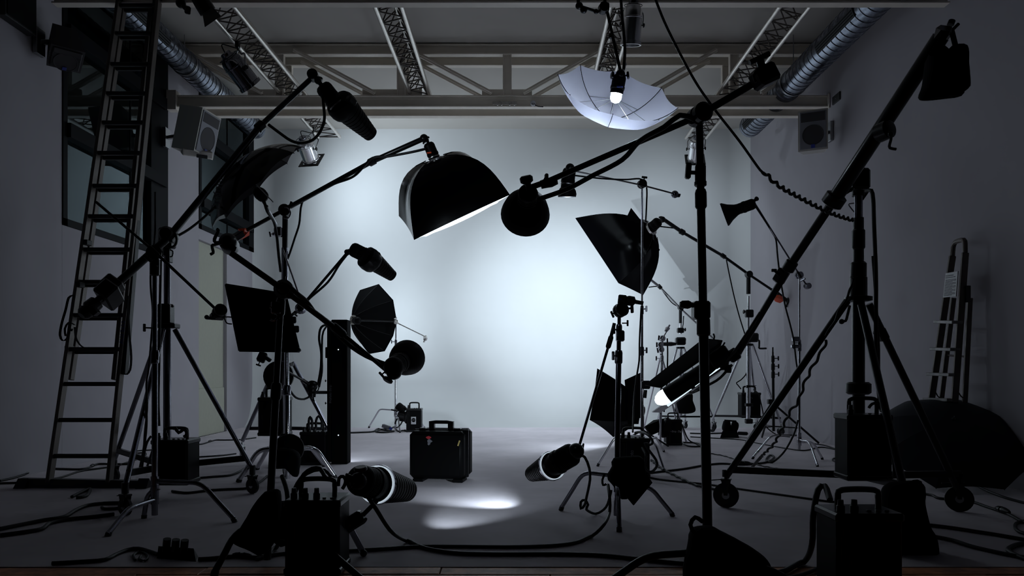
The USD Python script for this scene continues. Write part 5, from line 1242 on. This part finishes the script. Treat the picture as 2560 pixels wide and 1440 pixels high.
k7 = kk.part('clamp_discs', cat(lathe(W(547, 780, 4.66), (0.6, -0.7, 0.3), [(-0.02, 0.028), (-0.015, 0.04), (0.005, 0.04), (0.01, 0.026), (0.02, 0.026), (0.024, 0.04), (0.045, 0.04), (0.05, 0.03)], 20), obox(W(544, 790, 4.68), frame((0.6, -0.7, 0.3)), (0.045, 0.022, 0.03), 0.01)), m_black)
kk.part('handle', cat(bar(W(538, 796, 4.66), W(518, 795, 4.62), 0.022, 0.02), ball(W(517, 793, 4.62), 0.015)), m_black, k7)
kk.part('chrome_face', lathe(W(551, 778, 4.62), (0.6, -0.7, 0.3), [(0, 0.02), (0.004, 0.02)], 14), m_chrome, k7)

bS = boom('long black boom arm from the counterweight before the ladder up to the big ribbed spotlight', [W(212, 782, 4.95), W(425, 590, Y1 - 0.09), W(650, 316, 5.85), W(783, 192, 6.15)], [0.028, 0.026, 0.0225])
bS.part('pivot_joint', lathe(W(424, 590, Y1 - 0.02), (0.2, -1, 0), [(-0.03, 0.06), (0.06, 0.06), (0.10, 0.055), (0.12, 0.04)], 22), m_black)
bS.part('guard_ring', sweep([W(428 + 14 * math.cos(t), 600 + 18 * math.sin(t), Y1 - 0.1) for t in np.linspace(-1.9, 2.1, 16)], 0.009, 6), m_black)
bS.part('tip_joint', cat(lathe(W(783, 190, 6.12), (0.1, -1, 0), [(-0.03, 0.045), (0.05, 0.045), (0.06, 0.03)], 18), bar(W(783, 190, 6.15), W(802, 204, 6.15), 0.05, 0.04), ball(W(795, 202, 6.1), 0.03)), m_black)
bS.part('end_fitting', cat(lathe(W(244, 754, 5.02), W(212, 782, 4.95) - W(244, 754, 5.02), [(0, 0.03), (0.01, 0.05), (0.07, 0.055), (0.09, 0.04), (0.10, 0.05), (0.13, 0.045), (0.15, 0.028)], 18), bar(W(228, 768, 4.95), W(243, 786, 4.95), 0.05, 0.04)), m_black)
cwS = Thing('boom_counterweight', 'black slab counterweight on the lower end of the long boom, in front of the ladder', 'counterweight', W(272, 735, 5.05))
Rw = frame(unit(W(425, 590, Y1 - 0.09) - W(212, 782, 4.95)), (0, -1, 0))
cwS.part('weight_slab', obox(W(273, 737, 5.07), Rw, (0.058, 0.11, 0.062), 0.012), m_black, smooth=False)
cwS.part('weight_grip', obox(W(281, 714, 5.09), Rw, (0.06, 0.06, 0.05), 0.01), m_black, smooth=False)

lS = Thing('snoot_light', 'big black ribbed spotlight with long snoot pointing down right, at the top left', 'flash head', W(865, 265, 6.15))
t0, t1 = W(803, 212, 6.12), W(848, 268, 6.18)
flash_head(lS, t0, t1, 0.072, True, bracket=W(798, 206, 6.12))
aS = unit(W(915, 326, 6.45) - W(852, 262, 6.18))
lS.part('collar_shroud', lathe(W(840, 250, 6.15), aS, [(0, 0.075), (0.02, 0.115), (0.05, 0.13), (0.10, 0.132), (0.13, 0.125), (0.16, 0.105)], 28), m_plastic)
snoot(lS, W(862, 270, 6.22), aS, 0.36, 0.118, 0.064, ring=False)
lS.part('shroud_latch', obox(W(878, 252, 6.12), frame(aS), (0.03, 0.03, 0.045), 0.012), m_black)
lS.light('lamp', 'SphereLight', W(862, 270, 6.22) + aS * 0.37, np.array([1.9, 5.7, -0.3]), intensity=LAMP['spot_big'] * 0.005, radius=0.025, cone=40.0, soft=1.0)
cable('black cable swooping from the big ribbed spotlight back to the long boom', [(806, 232, 6.1), (809, 262, 6.1), (811, 300, 6.1), (800, 330, 6.1), (782, 350, 6.1), (755, 358, 6.1), (728, 352, 6.05), (700, 333, 6.0), (672, 312, 5.88)], 0.0125)
cable('black cable from the window side running to the left boom pivot', [(540, 515, 5.7), (505, 548, 5.6), (470, 575, 5.5), (440, 592, 5.42)], 0.010)
cable('black cable down the left side of the twin columns', [(388, 480, 5.2), (388, 560, 5.3), (386, 600, 5.3), (378, 660, 4.7), (377, 720, 4.7), (382, 780, 4.7), (378, 850, 4.7), (372, 920, 4.7), (366, 960, 4.8), (368, 1020, 4.9), (362, 1080, 5.0), (358, 1140, 5.2), (350, 1185, 5.2)], 0.0065)
cable('black cable between the twin columns down to the generator', [(402, 650, 5.25), (400, 760, 5.25), (398, 900, 5.25), (396, 1000, 5.3), (398, 1065, 5.3)], 0.009)
power_pack('black flash generator on the spreader bars of the twin left columns', W(440, 1210, 5.25), 0.27, 0.22, 0.40, z=W(0, 1208, 5.25)[2], loops=2)
cable('tan black strap hoop on the generator at the twin left columns', [(432, 1072, 5.1), (438, 1070, 5.1), (447, 1082, 5.1), (458, 1074, 5.1), (466, 1078, 5.1), (466, 1088, 5.1), (460, 1092, 5.1)], 0.012)
# sheaf of cables between columns and ladder
for k, (pp, r_, lb) in enumerate((
        ([(365, 1010, 4.9), (366, 1060, 4.95), (360, 1120, 5.0), (350, 1170, 5.2)], 0.009, 'first strand of the black cable sheaf between ladder and columns'),
        ([(378, 1090, 5.0), (368, 1105, 5.0), (360, 1135, 5.1), (354, 1175, 5.2)], 0.008, 'second strand of the black cable sheaf between ladder and columns'),
        ([(395, 1090, 5.0), (380, 1130, 5.0), (370, 1160, 5.1), (362, 1180, 5.2)], 0.008, 'third strand of the black cable sheaf between ladder and columns'),
        ([(338, 1128), (355, 1126), (375, 1125), (392, 1123)], 0.008, 'short cable on the floor behind the twin columns'),
        ([(300, 1162), (330, 1152), (352, 1145), (364, 1138), (362, 1132), (340, 1133)], 0.0085, 'cable loop on the floor behind the sheaf at left'),
        ([(484, 1112), (505, 1110), (525, 1104), (540, 1100), (560, 1100), (600, 1099), (640, 1094)], 0.0085, 'cable from the twin columns generator to the right with in-line plug'),
        ([(484, 1143), (520, 1141), (560, 1138), (590, 1134)], 0.0085, 'straight cable from the twin columns generator to the far caster'),
        ([(482, 1196), (530, 1192), (575, 1188), (600, 1178), (610, 1172)], 0.010, 'thick cable curving under the right spreader bar'),
        ([(430, 1228), (470, 1232), (520, 1226), (570, 1223), (620, 1220), (650, 1205), (668, 1190)], 0.010, 'black cable on the floor behind the right caster at left'),
        ([(0, 1202), (40, 1193), (80, 1180), (110, 1172), (150, 1172), (200, 1173), (225, 1168), (245, 1160), (280, 1160), (330, 1160)], 0.010, 'black cable with plug behind the ladder foot running left'),
        ([(0, 1208), (50, 1206), (140, 1196), (200, 1178), (240, 1172), (270, 1168)], 0.009, 'second black cable behind the ladder foot running left'),
        ([(0, 1322), (60, 1310), (110, 1300), (160, 1292), (190, 1275), (220, 1263), (262, 1258), (300, 1257)], 0.0125, 'black cable on the dark floor below the ladder'),
        ([(0, 1338), (60, 1330), (105, 1322), (125, 1308), (170, 1298), (230, 1292), (285, 1285)], 0.0125, 'lower black cable on the dark floor below the ladder'),
        ([(180, 1242), (200, 1232), (225, 1222), (215, 1240), (190, 1244)], 0.012, 'short cable tail on the floor under the ladder bar'),
        ([(255, 1268), (262, 1272), (300, 1270), (340, 1262), (352, 1258)], 0.011, 'short cable bend near the front caster at left'))):
    cable(lb, pp, r_, plugs=((0.35, 0.05),) if k == 5 else (((0.72, 0.055), (0.25, 0.06)) if k == 9 else ()))

# ================================================================== extension ladder
LD = Thing('extension_ladder', 'tall aluminium extension ladder leaning up out of the picture at left', 'ladder', (W(207, 1222, 5.7)[0], 5.7, 0))
def rail(x0, y0, Ya, x1, y1, Yb): return W(x0, y0, Ya), W(x1, y1, Yb)
def at_py(seg, py):
    a, b = seg
    d = b - a
    k = (HZ - py) / F
    t = (k * a[1] - (a[2] - EYE)) / (d[2] - k * d[1])
    return a + d * t
def ladder_section(segL, segR, rungs, dr, w=0.028, dp=0.07, rmat=None):
    for s_ in (segL, segR):
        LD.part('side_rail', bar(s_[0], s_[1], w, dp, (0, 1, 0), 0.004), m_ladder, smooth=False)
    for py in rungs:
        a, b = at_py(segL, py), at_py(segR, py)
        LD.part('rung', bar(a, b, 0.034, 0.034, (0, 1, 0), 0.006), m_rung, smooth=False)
base_L, base_R = rail(123, 1206, 5.70, 303, -30, 6.42), rail(273, 1206, 5.70, 400, -30, 6.42)
ladder_section(base_L, base_R, [1140, 1050, 960, 873, 788, 705, 624, 541, 465, 383, 307, 234, 161, 84, 14], 0)
fly_L, fly_R = rail(176, 950, 5.94, 316, -30, 6.50), rail(287, 950, 5.90, 384, -30, 6.50)
mid_R = rail(312, 936, 5.86, 392, -30, 6.46)
LD.part('side_rail', bar(mid_R[0], mid_R[1], 0.03, 0.06, (0, 1, 0), 0.004), m_rung, smooth=False)
ladder_section(fly_L, fly_R, [880, 796, 713, 632, 551, 475, 395, 318, 245, 172, 95, 26], 0, 0.034, 0.06)
LD.part('stabiliser_bar', bar(W(52, 1206, 5.72), W(366, 1212, 5.72), 0.07, 0.06, (0, 1, 0)), m_rung, smooth=False)
for x in (58, 360):
    LD.part('rubber_foot', hull([W(x + dx, y, 5.72 + dy) for dx in (-13, 13) for y in (1196,) for dy in (-0.05, 0.05)] + [np.array([W(x + dx, 1222, 5.72)[0], 5.72 + dy, 0.0]) for dx in (-14, 14) for dy in (-0.055, 0.055)]), m_rubber, smooth=False)
for x, y in ((170, 871), (214, 607), (196, 712)):
    LD.part('rung_hook', obox(W(x + 4, y, 5.9), np.eye(3), (0.02, 0.04, 0.022), 0.005), m_rung, smooth=False)
letter(LD, 'ALU 3x12', at_py(base_R, 860) + [0.016, -0.037, 0], unit(base_R[1] - base_R[0]), (-1, 0, 0), 0.03, m_blue)
st = Thing('webbing_strap', 'loose black webbing strap looped round the left rail of the tall ladder', 'strap', W(160, 800, 5.88))
def ribbon(pts, w):
    c = spline(pts, 0.02)
    o = np.array([0, w / 2, 0])
    n = len(c)
    up = np.gradient(c, axis=0); up /= np.linalg.norm(up, axis=1, keepdims=True)
    nn = np.cross(up, (0, 1, 0)) * 0.0015
    return TM(np.vstack([c - o - nn, c + o - nn, c + o + nn, c - o + nn]), [q for i in range(n - 1) for a, b in ((0, 1), (1, 2), (2, 3), (3, 0)) for q in ([a * n + i, b * n + i, b * n + i + 1], [a * n + i, b * n + i + 1, a * n + i + 1])])
st.part('strap_loop', ribbon([W(184, 738, 5.91), W(172, 744, 5.9), W(164, 775, 5.88), W(154, 810, 5.87), W(150, 838, 5.86), W(157, 852, 5.86), W(168, 846, 5.87), W(180, 822, 5.88)], 0.03), m_fabric)
st.part('strap_tail', ribbon([W(186, 812, 5.88), W(172, 806, 5.87), W(162, 822, 5.86), W(164, 840, 5.86)], 0.025), m_fabric)
st.part('strap_tail', ribbon([W(187, 818, 5.88), W(190, 845, 5.87), W(200, 862, 5.86), W(208, 868, 5.86)], 0.025), m_fabric)
s2 = Thing('webbing_strap', 'long black webbing strap hanging down the right rail of the tall ladder', 'strap', W(322, 880, 5.8))
s2.part('strap_loop', ribbon([W(322, 740, 5.91), W(320, 770, 5.90), W(323, 830, 5.86), W(328, 890, 5.83), W(325, 925, 5.82), W(316, 936, 5.82), W(304, 934, 5.84)], 0.03), m_fabric)

# ================================================================== lower left: near generator, snoot lamp, sandbags
power_pack('large black flash generator with cable loops in the left foreground', G(795, 1424), 0.262, 0.22, 0.425, loops=3)
cable('thick black cable loop over the left foreground generator', [(738, 1232, 3.4), (745, 1212, 3.4), (760, 1186, 3.4), (780, 1172, 3.4), (800, 1172, 3.4), (812, 1192, 3.35)], 0.0105)
cable('second thick cable loop over the left foreground generator', [(735, 1225, 3.45), (752, 1195, 3.45), (785, 1176, 3.45), (812, 1176, 3.45), (826, 1190, 3.4)], 0.0085)
cable('black cable from behind the left sandbag up to the left foreground generator', [(705, 1190, 3.6), (714, 1215, 3.55), (719, 1245, 3.5), (716, 1280, 3.5), (712, 1330, 3.45), (690, 1370), (672, 1390)], 0.0115)
cable('small black hoop at the right of the left foreground generator', [(846, 1215, 3.35), (848, 1195, 3.35), (858, 1191, 3.35), (864, 1200, 3.35), (862, 1212, 3.35), (856, 1222, 3.35)], 0.0085)
lg = Thing('snoot_light', 'low black snoot lamp with bright ring pointing right, by the left foreground generator', 'flash head', W(940, 1215, 3.6))
h0, h1 = W(890, 1198, 3.42), W(946, 1212, 3.6)
flash_head(lg, h0, h1, 0.075, False)
round_knob(lg, W(903, 1189, 3.40), (-0.05, -0.2, 1), 0.031)
round_knob(lg, W(880, 1197, 3.38), (-1, -0.2, 0.15), 0.024)
lg.part('tilt_bracket', cat(ball(W(896, 1203, 3.4), 0.042), bar(W(893, 1198, 3.4), W(868, 1196, 3.38), 0.034, 0.03), ball(W(872, 1196, 3.38), 0.02)), m_black)
knob(lg, W(886, 1205, 3.36), (-0.5, -0.3, -0.8), 0.032)
ag = unit(W(1022, 1226, 3.92) - h1)
snoot(lg, h1 - ag * 0.01, ag, 0.33, 0.095, 0.062, leak=0.6)
lg.light('lamp', 'SphereLight', h1 + ag * 0.33, np.array([0.35, 0.92, -0.30]), intensity=LAMP['snoot_left'], radius=0.022, cone=22.0, soft=0.9)
lgs = Thing('light_stand', 'small low black stand with short slanting arm carrying the left snoot lamp', 'light stand', G(905, 1390))
lgs.part('arm', rod(W(942, 1252, 3.55), W(886, 1310, 3.5), 0.0115), m_black)
hd = lgs.part('swivel_block', cat(obox(W(882, 1305, 3.5), frame((0.8, 0, 0.5)), (0.03, 0.035, 0.06), 0.01), ball(W(872, 1308, 3.5), 0.035)), m_black)
round_knob(lgs, W(905, 1296, 3.48), (0.75, -0.3, -0.5), 0.016, hd)
lgs.part('leg', rod(W(873, 1315, 3.5), G(908, 1388) + [0, 0, 0.012], 0.0155), m_dkchrome)
lgs.part('leg', rod(W(868, 1315, 3.5), G(820, 1360) + [0, 0, 0.012], 0.0155), m_black)
lgs.part('leg', rod(W(868, 1312, 3.55), G(872, 1322) + [0, 0, 0.012], 0.0155), m_black)
lgs.part('foot_cap', ball(G(909, 1391) + [0, 0, 0.016], 0.018), m_rubber)
cable('black cable sweeping down right from the left snoot lamp along the front floor', [(918, 1240, 3.5), (940, 1272, 3.5), (965, 1312, 3.55), (985, 1335, 3.6), (1015, 1352), (1050, 1366), (1085, 1375), (1150, 1383), (1250, 1385), (1400, 1385), (1500, 1388), (1600, 1398), (1700, 1408), (1745, 1412)], 0.0105)
cable('faint black cable on the floor behind the low front leg', [(640, 1398), (700, 1385), (800, 1378), (860, 1376)], 0.009)

Y3 = 3.5
T3 = Thing('light_stand', 'black front stand at left, column passing before the square flag', 'light stand', (W(678, 1430, Y3)[0], Y3, 0))
a3, b3 = W(668, 1420, Y3), W(704, 715, Y3)
a3[2] = 0.02
tubes(T3, [a3, lerp(a3, b3, 0.62), lerp(a3, b3, 0.93), b3], [0.018, 0.0155, 0.0135], [m_black, m_black, m_black], knobs=False)
turtle_legs(T3, a3, [G(535, 1440), G(905, 1455), (a3[0] + 0.05, 4.1, 0)], [0.19, 0.14, 0.16], 0.0155, m_black)
T3.part('column_bracket', cat(obox(W(694, 770, Y3), np.eye(3), (0.025, 0.03, 0.03), 0.006), rod(W(674, 768, Y3 - 0.02), W(694, 766, Y3 - 0.02), 0.006), bend([W(676, 800, Y3 - 0.02), W(686, 802, Y3 - 0.03), W(693, 795, Y3 - 0.03), W(699, 796, Y3 - 0.02)], 0.005, 6)), m_dkchrome, kind='stuff')
b4 = boom('long black boom arm from the crank by the window down to the low round dish', [W(577, 632, 3.35), W(714, 728, Y3 - 0.06), W(846, 826, 3.62), W(968, 928, 3.72)], [0.0145, 0.0145, 0.0105])
b4.part('pivot_disc', lathe(W(711, 724, Y3 - 0.03), (0.15, -1, 0), [(-0.03, 0.03), (-0.02, 0.046), (0.03, 0.046), (0.05, 0.03)], 24), m_black)
kq = Thing('boom_crank', 'black cranked winch with bent handles at the upper left end of the low dish boom', 'crank', W(570, 612, 3.35))
kq.part('winch_drum', lathe(W(573, 610, 3.39), (0.25, -1, 0.1), [(-0.05, 0.034), (-0.045, 0.042), (0.04, 0.042), (0.06, 0.036), (0.075, 0.02)], 20), m_black)
kq.part('drum_lug', hull([W(x, y, Yy) for x, y in ((584, 625), (592, 618), (588, 628), (578, 636)) for Yy in (3.33, 3.38)]), m_black)
kq.part('drum_neck', bar(W(580, 600, 3.36), W(604, 584, 3.42), 0.034, 0.03), m_black)
kq.part('crank_handle', cat(bend([W(548, 606, 3.3), W(538, 606, 3.29), W(536, 598, 3.28), W(543, 583, 3.28), W(546, 576, 3.28), W(542, 573, 3.28)], 0.0075, 8)), m_black)
kq.part('crank_handle', cat(bend([W(552, 608, 3.3), W(536, 612, 3.28), W(530, 614, 3.27), W(532, 625, 3.26), W(533, 632, 3.26), W(526, 636, 3.26)], 0.0065, 8)), m_black)
cable('thick black cable riding over the low dish boom to the right of its pivot', [(716, 712, 3.42), (730, 722, 3.42), (748, 738, 3.45), (765, 752, 3.5), (790, 785, 3.56), (815, 806, 3.6), (850, 842, 3.64), (880, 868, 3.68), (915, 890, 3.7), (950, 905, 3.72), (972, 912, 3.72)], 0.0115)
dB = Thing('dish_light', 'low round black dish lamp on the long boom, left of centre above the hard case', 'flash head', W(1005, 895, 3.8))
ab = unit((0.14, 1, 0.20))
pb = W(1002, 905, 3.74)
flash_head(dB, pb - ab * 0.17, pb + ab * 0.02, 0.05, False)
dB.part('tilt_bracket', cat(ball(W(985, 930, 3.62), 0.04), bar(W(968, 928, 3.72), W(984, 930, 3.62), 0.03, 0.026)), m_black)
round_knob(dB, W(977, 938, 3.62), (-0.5, -0.4, -0.9), 0.027)
knob(dB, W(966, 926, 3.68), (-0.6, -0.3, -0.6), 0.034)
reflector(dB, pb + ab * 0.01, ab, [(0, 0.05), (0.02, 0.066), (0.06, 0.086), (0.10, 0.093), (0.115, 0.095)], EMIT('glow_dish_low', 8.0), (LAMP['dish_b'], 20.0, 1.0))
sg = Thing('sandbag', 'black sandbag draped on the left front stand, beside the foreground generator', 'sandbag', W(655, 1290, 3.5))
g1_ = sg.part('bag_lobe', pillow([(602, 1322), (650, 1242), (668, 1228), (690, 1224), (699, 1240), (702, 1300), (690, 1350), (660, 1386), (640, 1380), (585, 1354), (592, 1338)], 3.42, 0.15), m_fabric)
sg.part('bag_lobe', pillow([(696, 1252), (712, 1252), (724, 1264), (724, 1325), (714, 1364), (700, 1362), (684, 1345), (684, 1280)], 3.5, 0.13), m_fabric)
ex = Thing('power_strip', 'black power strip lying on the dark floor at bottom left', 'power strip', G(440, 1398))
e0 = ex.part('strip_body', hull([G(392, 1396), G(490, 1404), G(496, 1392), G(398, 1384), G(396, 1390) + [0, 0, 0.05], G(484, 1396) + [0, 0, 0.05]]), m_plastic, smooth=False)
for t in (0.2, 0.45, 0.7):
    ex.part('plug', rod(lerp(G(398, 1392), G(486, 1399), t) + [0, 0, 0.03], lerp(G(398, 1392), G(486, 1399), t) + [0.01, -0.01, 0.095], 0.019), m_black, e0)
cable('black cable arching into the bottom left power strip', [(130, 1408), (200, 1404), (262, 1399), (290, 1386), (320, 1374), (345, 1371), (372, 1378), (395, 1386)], 0.010)
cable('curled cable end on the dark floor near the power strip', [(338, 1400), (334, 1388), (345, 1381), (360, 1382), (370, 1392), (362, 1402), (348, 1398), (352, 1390)], 0.0065)
cable('cable from the power strip to the right past the front leg', [(496, 1398), (530, 1396), (570, 1392), (605, 1390), (640, 1394), (680, 1388)], 0.0105, plugs=((0.6, 0.05),))
cable('black cable with long plug on the dark floor at lower right', [(2295, 1232), (2330, 1238), (2350, 1246), (2420, 1252), (2470, 1268), (2520, 1285), (2552, 1302), (2580, 1312)], 0.010, plugs=((0.68, 0.075),))
cable('black cable from under the floor umbrella toward the right edge', [(2425, 1200), (2450, 1218), (2480, 1232), (2520, 1246), (2580, 1262)], 0.010)
cable('upper long cable crossing the dark floor right of the draped sandbag', [(2318, 1312), (2370, 1318), (2430, 1327), (2500, 1338), (2580, 1352)], 0.011)
cable('lower long cable crossing the dark floor right of the draped sandbag', [(2330, 1340), (2380, 1350), (2430, 1366), (2490, 1380), (2540, 1390), (2580, 1396)], 0.011)
cable('cable coil half out of the frame at the right edge', [(2580, 1300), (2545, 1306), (2538, 1318), (2550, 1330), (2580, 1338)], 0.010)
cable('lower cable coil half out of the frame at bottom right', [(2580, 1356), (2540, 1362), (2520, 1374), (2540, 1388), (2580, 1404)], 0.012)

# ================================================================== black umbrella, upper left
ubx = unit(W(700, 545, 6.25) - W(634, 463, 6.1))
uL = umbrella('umbrella', 'black umbrella lamp shade at upper left seen from outside, lettered vertically', W(588, 407, 5.93), unit((0.60, 0.34, -0.66)), 0.51, 0.255, m_umbnylon, nose=0.01, shaft=0.42, rot=0.2, stretch=False, ribmat=m_black)
letter(uL, 'Profoto', W(548, 526, 5.55), unit((0.06, 0.12, 1)), unit((-1, -0.4, 0)), 0.055, m_grey)
hU = Thing('flash_head', 'small black lamp at the open mouth of the black umbrella', 'flash head', W(656, 490, 6.15))
flash_head(hU, W(658, 492, 6.1), W(648, 482, 6.25), 0.052, False)
bU = boom('thin arm from the black umbrella lamp down to the left chrome stand', [W(646, 486, 6.1), W(668, 520, 6.15), W(690, 560, 6.5)], [0.0115, 0.0115], m_dkchrome)
cable('black cable following the umbrella arm to the left poles', [(660, 500, 6.1), (668, 528, 6.12), (685, 555, 6.3), (692, 590, 6.4), (697, 640, 6.4), (702, 680, 6.4)], 0.0125)

# ================================================================== floor umbrella and stepladder at right
fu = umbrella('floor_umbrella', 'big dull black umbrella lying open on the floor against the right wall', W(2384, 1048, 5.75), -unit((-0.16, -0.52, 0.84)), 0.60, 0.24, m_darknylon, nose=0.03, shaft=0.5, rot=0.35, stretch=False, ribmat=m_black)
SL = Thing('stepladder', 'folded aluminium stepladder with white notice plate, leaning on the right wall', 'stepladder', (3.65, 6.15, 0))
YlA, YrA = 6.30, 6.02
lt, rt = W(2381, 640, YlA), W(2413, 632, YrA)
lb = W(2300, 1190, YlA); lb[2] = 0.0
rb = W(2372, 1210, YrA); rb[2] = 0.0
for a, b in ((lb, lt), (rb, rt)):
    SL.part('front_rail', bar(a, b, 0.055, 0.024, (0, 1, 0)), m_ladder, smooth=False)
SL.part('top_bow', bend([lt, W(2383, 618, YlA), W(2388, 606, YlA - 0.04), W(2397, 602, 6.16), W(2406, 600, YrA + 0.04), W(2412, 604, YrA), rt], 0.02, 10, 0.03), m_ladder)
rl, rr = W(2384, 745, YlA), W(2425, 745, YrA)
rlb = W(2330, 1185, YlA); rlb[2] = 0.0
rrb = W(2402, 1205, YrA); rrb[2] = 0.0
for a, b in ((rlb, rl), (rrb, rr)):
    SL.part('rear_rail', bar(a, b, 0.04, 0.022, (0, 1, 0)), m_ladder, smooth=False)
SL.part('rear_tie', rod(lerp(rl, rlb, 0.32), lerp(rr, rrb, 0.32), 0.008), m_ladder)
for py in (804, 872, 935, 998, 1060, 1122):
    a, b = at_py((lb, lt), py), at_py((rb, rt), py + 2)
    SL.part('tread', bar(a + [-0.03, 0.012, 0], b + [-0.03, -0.012, 0], 0.09, 0.026, (0, 0, 1)), m_tread, smooth=False)
pa, pb_, pc_, pd_ = W(2374, 683, YlA - 0.02), W(2405, 678, YrA + 0.02), W(2400, 741, YrA + 0.02), W(2367, 744, YlA - 0.02)
nplate = SL.part('notice_plate', hull([p + o for p in (pa, pb_, pc_, pd_) for o in (np.array([-0.035, 0, 0]), np.array([-0.028, 0, 0]))]), m_white, label='pale notice plate with small print', smooth=False)
nx, ny = unit(pb_ - pa), unit(pa - pd_)
def on(u, v): return lerp(lerp(pa, pb_, u), lerp(pd_, pc_, u), v) + [-0.037, 0, 0]
SL.part('printed_line', cat(*[bar(on(0.1, v), on(u, v), 0.003, h_, (-1, 0, 0), 0.0004) for v, u, h_ in [(0.12, 0.7, 0.014), (0.2, 0.85, 0.01)] + [(0.3 + 0.045 * k, 0.92 - 0.25 * (k % 3 == 2), 0.005) for k in range(15)]]), m_slot, nplate, smooth=False, kind='stuff')
SL.part('hinge_plate', cat(obox(W(2420, 735, YrA - 0.02), np.eye(3), (0.02, 0.008, 0.07), 0.003)), m_rung, smooth=False)
SL.part('rope_stay', cat(bend([at_py((lb, lt), 968) , at_py((lb, lt), 985) + [0.05, 0, -0.02], at_py((lb, lt), 995) + [0.08, 0, 0.0]], 0.005, 6), bend([at_py((rb, rt), 968), at_py((rb, rt), 985) + [0.05, 0, -0.02], at_py((rb, rt), 995) + [0.08, 0, 0]], 0.005, 6)), m_rubber, kind='stuff')

# ================================================================== high things: speakers, cans, clamps
def Rz(a): return np.array([[math.cos(a), -math.sin(a), 0], [math.sin(a), math.cos(a), 0], [0, 0, 1]])
def Rx(a): return np.array([[1, 0, 0], [0, math.cos(a), -math.sin(a)], [0, math.sin(a), math.cos(a)]])
speaker('pale grey wall speaker hung under the girder at upper left, turned right', W(488, 330, 8.75), Rz(1.42) @ Rx(0.22), 0.40, 0.34, 0.52, bracket=np.array([-4.25, 8.85, W(0, 345, 8.85)[2]]))
speaker('pale grey wall speaker at upper right beside the end of the girder', W(2033, 330, 8.7), Rz(-0.42) @ Rx(0.12), 0.33, 0.26, 0.47, bracket=np.array([3.93, 8.9, W(0, 330, 8.9)[2]]))
speaker('dark wall speaker at the far upper left, tilted down beside the window', W(160, 120, 6.6), Rz(0.75) @ Rx(1.0), 0.27, 0.30, 0.24, bracket=np.array([-4.27, 6.5, W(0, 105, 6.5)[2]]), cab=m_darkbox, gr=m_slot)
bs = Thing('speaker_base', 'pale bracket box under the upper left wall speaker', 'bracket', W(490, 385, 8.7))
bs.part('bracket_box', obox(W(492, 382, 8.75), Rz(0.5) @ Rx(0.35), (0.17, 0.13, 0.04), 0.01), m_speaker, smooth=False)
bs.part('connector_slot', obox(W(505, 391, 8.62), Rz(0.5) @ Rx(0.35), (0.06, 0.02, 0.02), 0.004), m_slot, smooth=False)
wpl = Thing('switch_plate', 'small dark plate on the right wall just past the girder end', 'wall plate', (XR, 8.7, W(0, 246, 8.7)[2]))
wpl.part('plate_face', obox((XR - 0.008, 8.75, W(0, 246, 8.75)[2]), np.eye(3), (0.008, 0.10, 0.05), 0.003), m_slot, smooth=False)
wpl.part('plate_screw', lathe((XR - 0.017, 8.75, W(0, 246, 8.75)[2]), (-1, 0, 0), [(0, 0.008), (0.003, 0.008)], 8), m_steel)
wpb = Thing('junction_box', 'tall dark box fixed high on the wall at the top left corner', 'wall box', (XL, 6.1, W(0, 30, 6.1)[2]))
wpb.part('box_body', box(XL + 0.003, XL + 0.09, 5.98, 6.38, W(0, 67, 6.2)[2], W(0, -40, 6.2)[2], 0.006), m_slot, smooth=False)
wpb.part('box_lid', box(XL + 0.09, XL + 0.10, 6.0, 6.36, W(0, 62, 6.2)[2], W(0, -36, 6.2)[2], 0.003), m_frame, smooth=False)

def tz(px, py, Y): return W(px, py, Y)
par_can('polished theatre spotlight under the far left truss above the girder', tz(598, 178, 7.6), (0.55, 0.62, -0.75), 0.115, 0.36, tz(594, 112, 7.55), mat=m_dkchrome)
par_can('small polished spotlight with black gel frame on the far left truss end', tz(768, 374, 10.4), (0.15, 0.7, -0.65), 0.115, 0.34, tz(783, 324, 10.4), barn=True, beam=(LAMP['par'], (0.75, 0.75, -0.25), 80.0))
par_can('small polished spotlight partly behind the foreground column at upper right', tz(1740, 372, 10.4), (0.1, 0.7, -0.65), 0.105, 0.34, tz(1744, 318, 10.4), barn=True, beam=(LAMP['par'] * 0.32, (-0.15, 0.7, -0.45), 80.0))
par_can('bright polished theatre spotlight above the white umbrella, at the top', tz(1580, 62, 6.4), (-0.03, 0.25, -0.95), 0.085, 0.34, tz(1582, -20, 6.4))
fl = Thing('barn_lamp', 'black lamp with flared hood at the top left, above the far left truss', 'spotlight', W(515, 28, 5.6))
fl.part('lamp_body', lathe(W(488, -22, 5.55), W(520, 30, 5.62) - W(488, -22, 5.55), [(0, 0.04), (0.01, 0.06), (0.1, 0.065), (np.linalg.norm(W(520, 30, 5.62) - W(488, -22, 5.55)), 0.065)], 20), m_black)
fl.part('flared_hood', hull([W(x, y, Yy) for x, y in ((506, 34), (532, 18)) for Yy in (5.5, 5.72)] + [W(x, y, Yy) for x, y in ((512, 68), (553, 40)) for Yy in (5.42, 5.8)]), m_black, smooth=False)
fl.part('hanging_bar', rod(W(488, -22, 5.55), W(480, -70, 5.55), 0.012), m_black)
cq = Thing('hanging_clamp', 'small black double clamp hanging at the very top left of the picture', 'clamp', W(460, 15, 5.6))
cq.part('clamp_ball', cat(ball(W(452, 8, 5.6), 0.038), rod(W(452, 8, 5.6), W(468, 24, 5.6), 0.02)), m_black)
cq.part('clamp_foot', obox(W(469, 25, 5.6), frame((0.4, -0.6, -0.5)), (0.02, 0.028, 0.022), 0.006), m_black)
cq.part('hanging_rod', rod(W(462, 0, 5.6), W(470, -60, 5.6), 0.012), m_black)
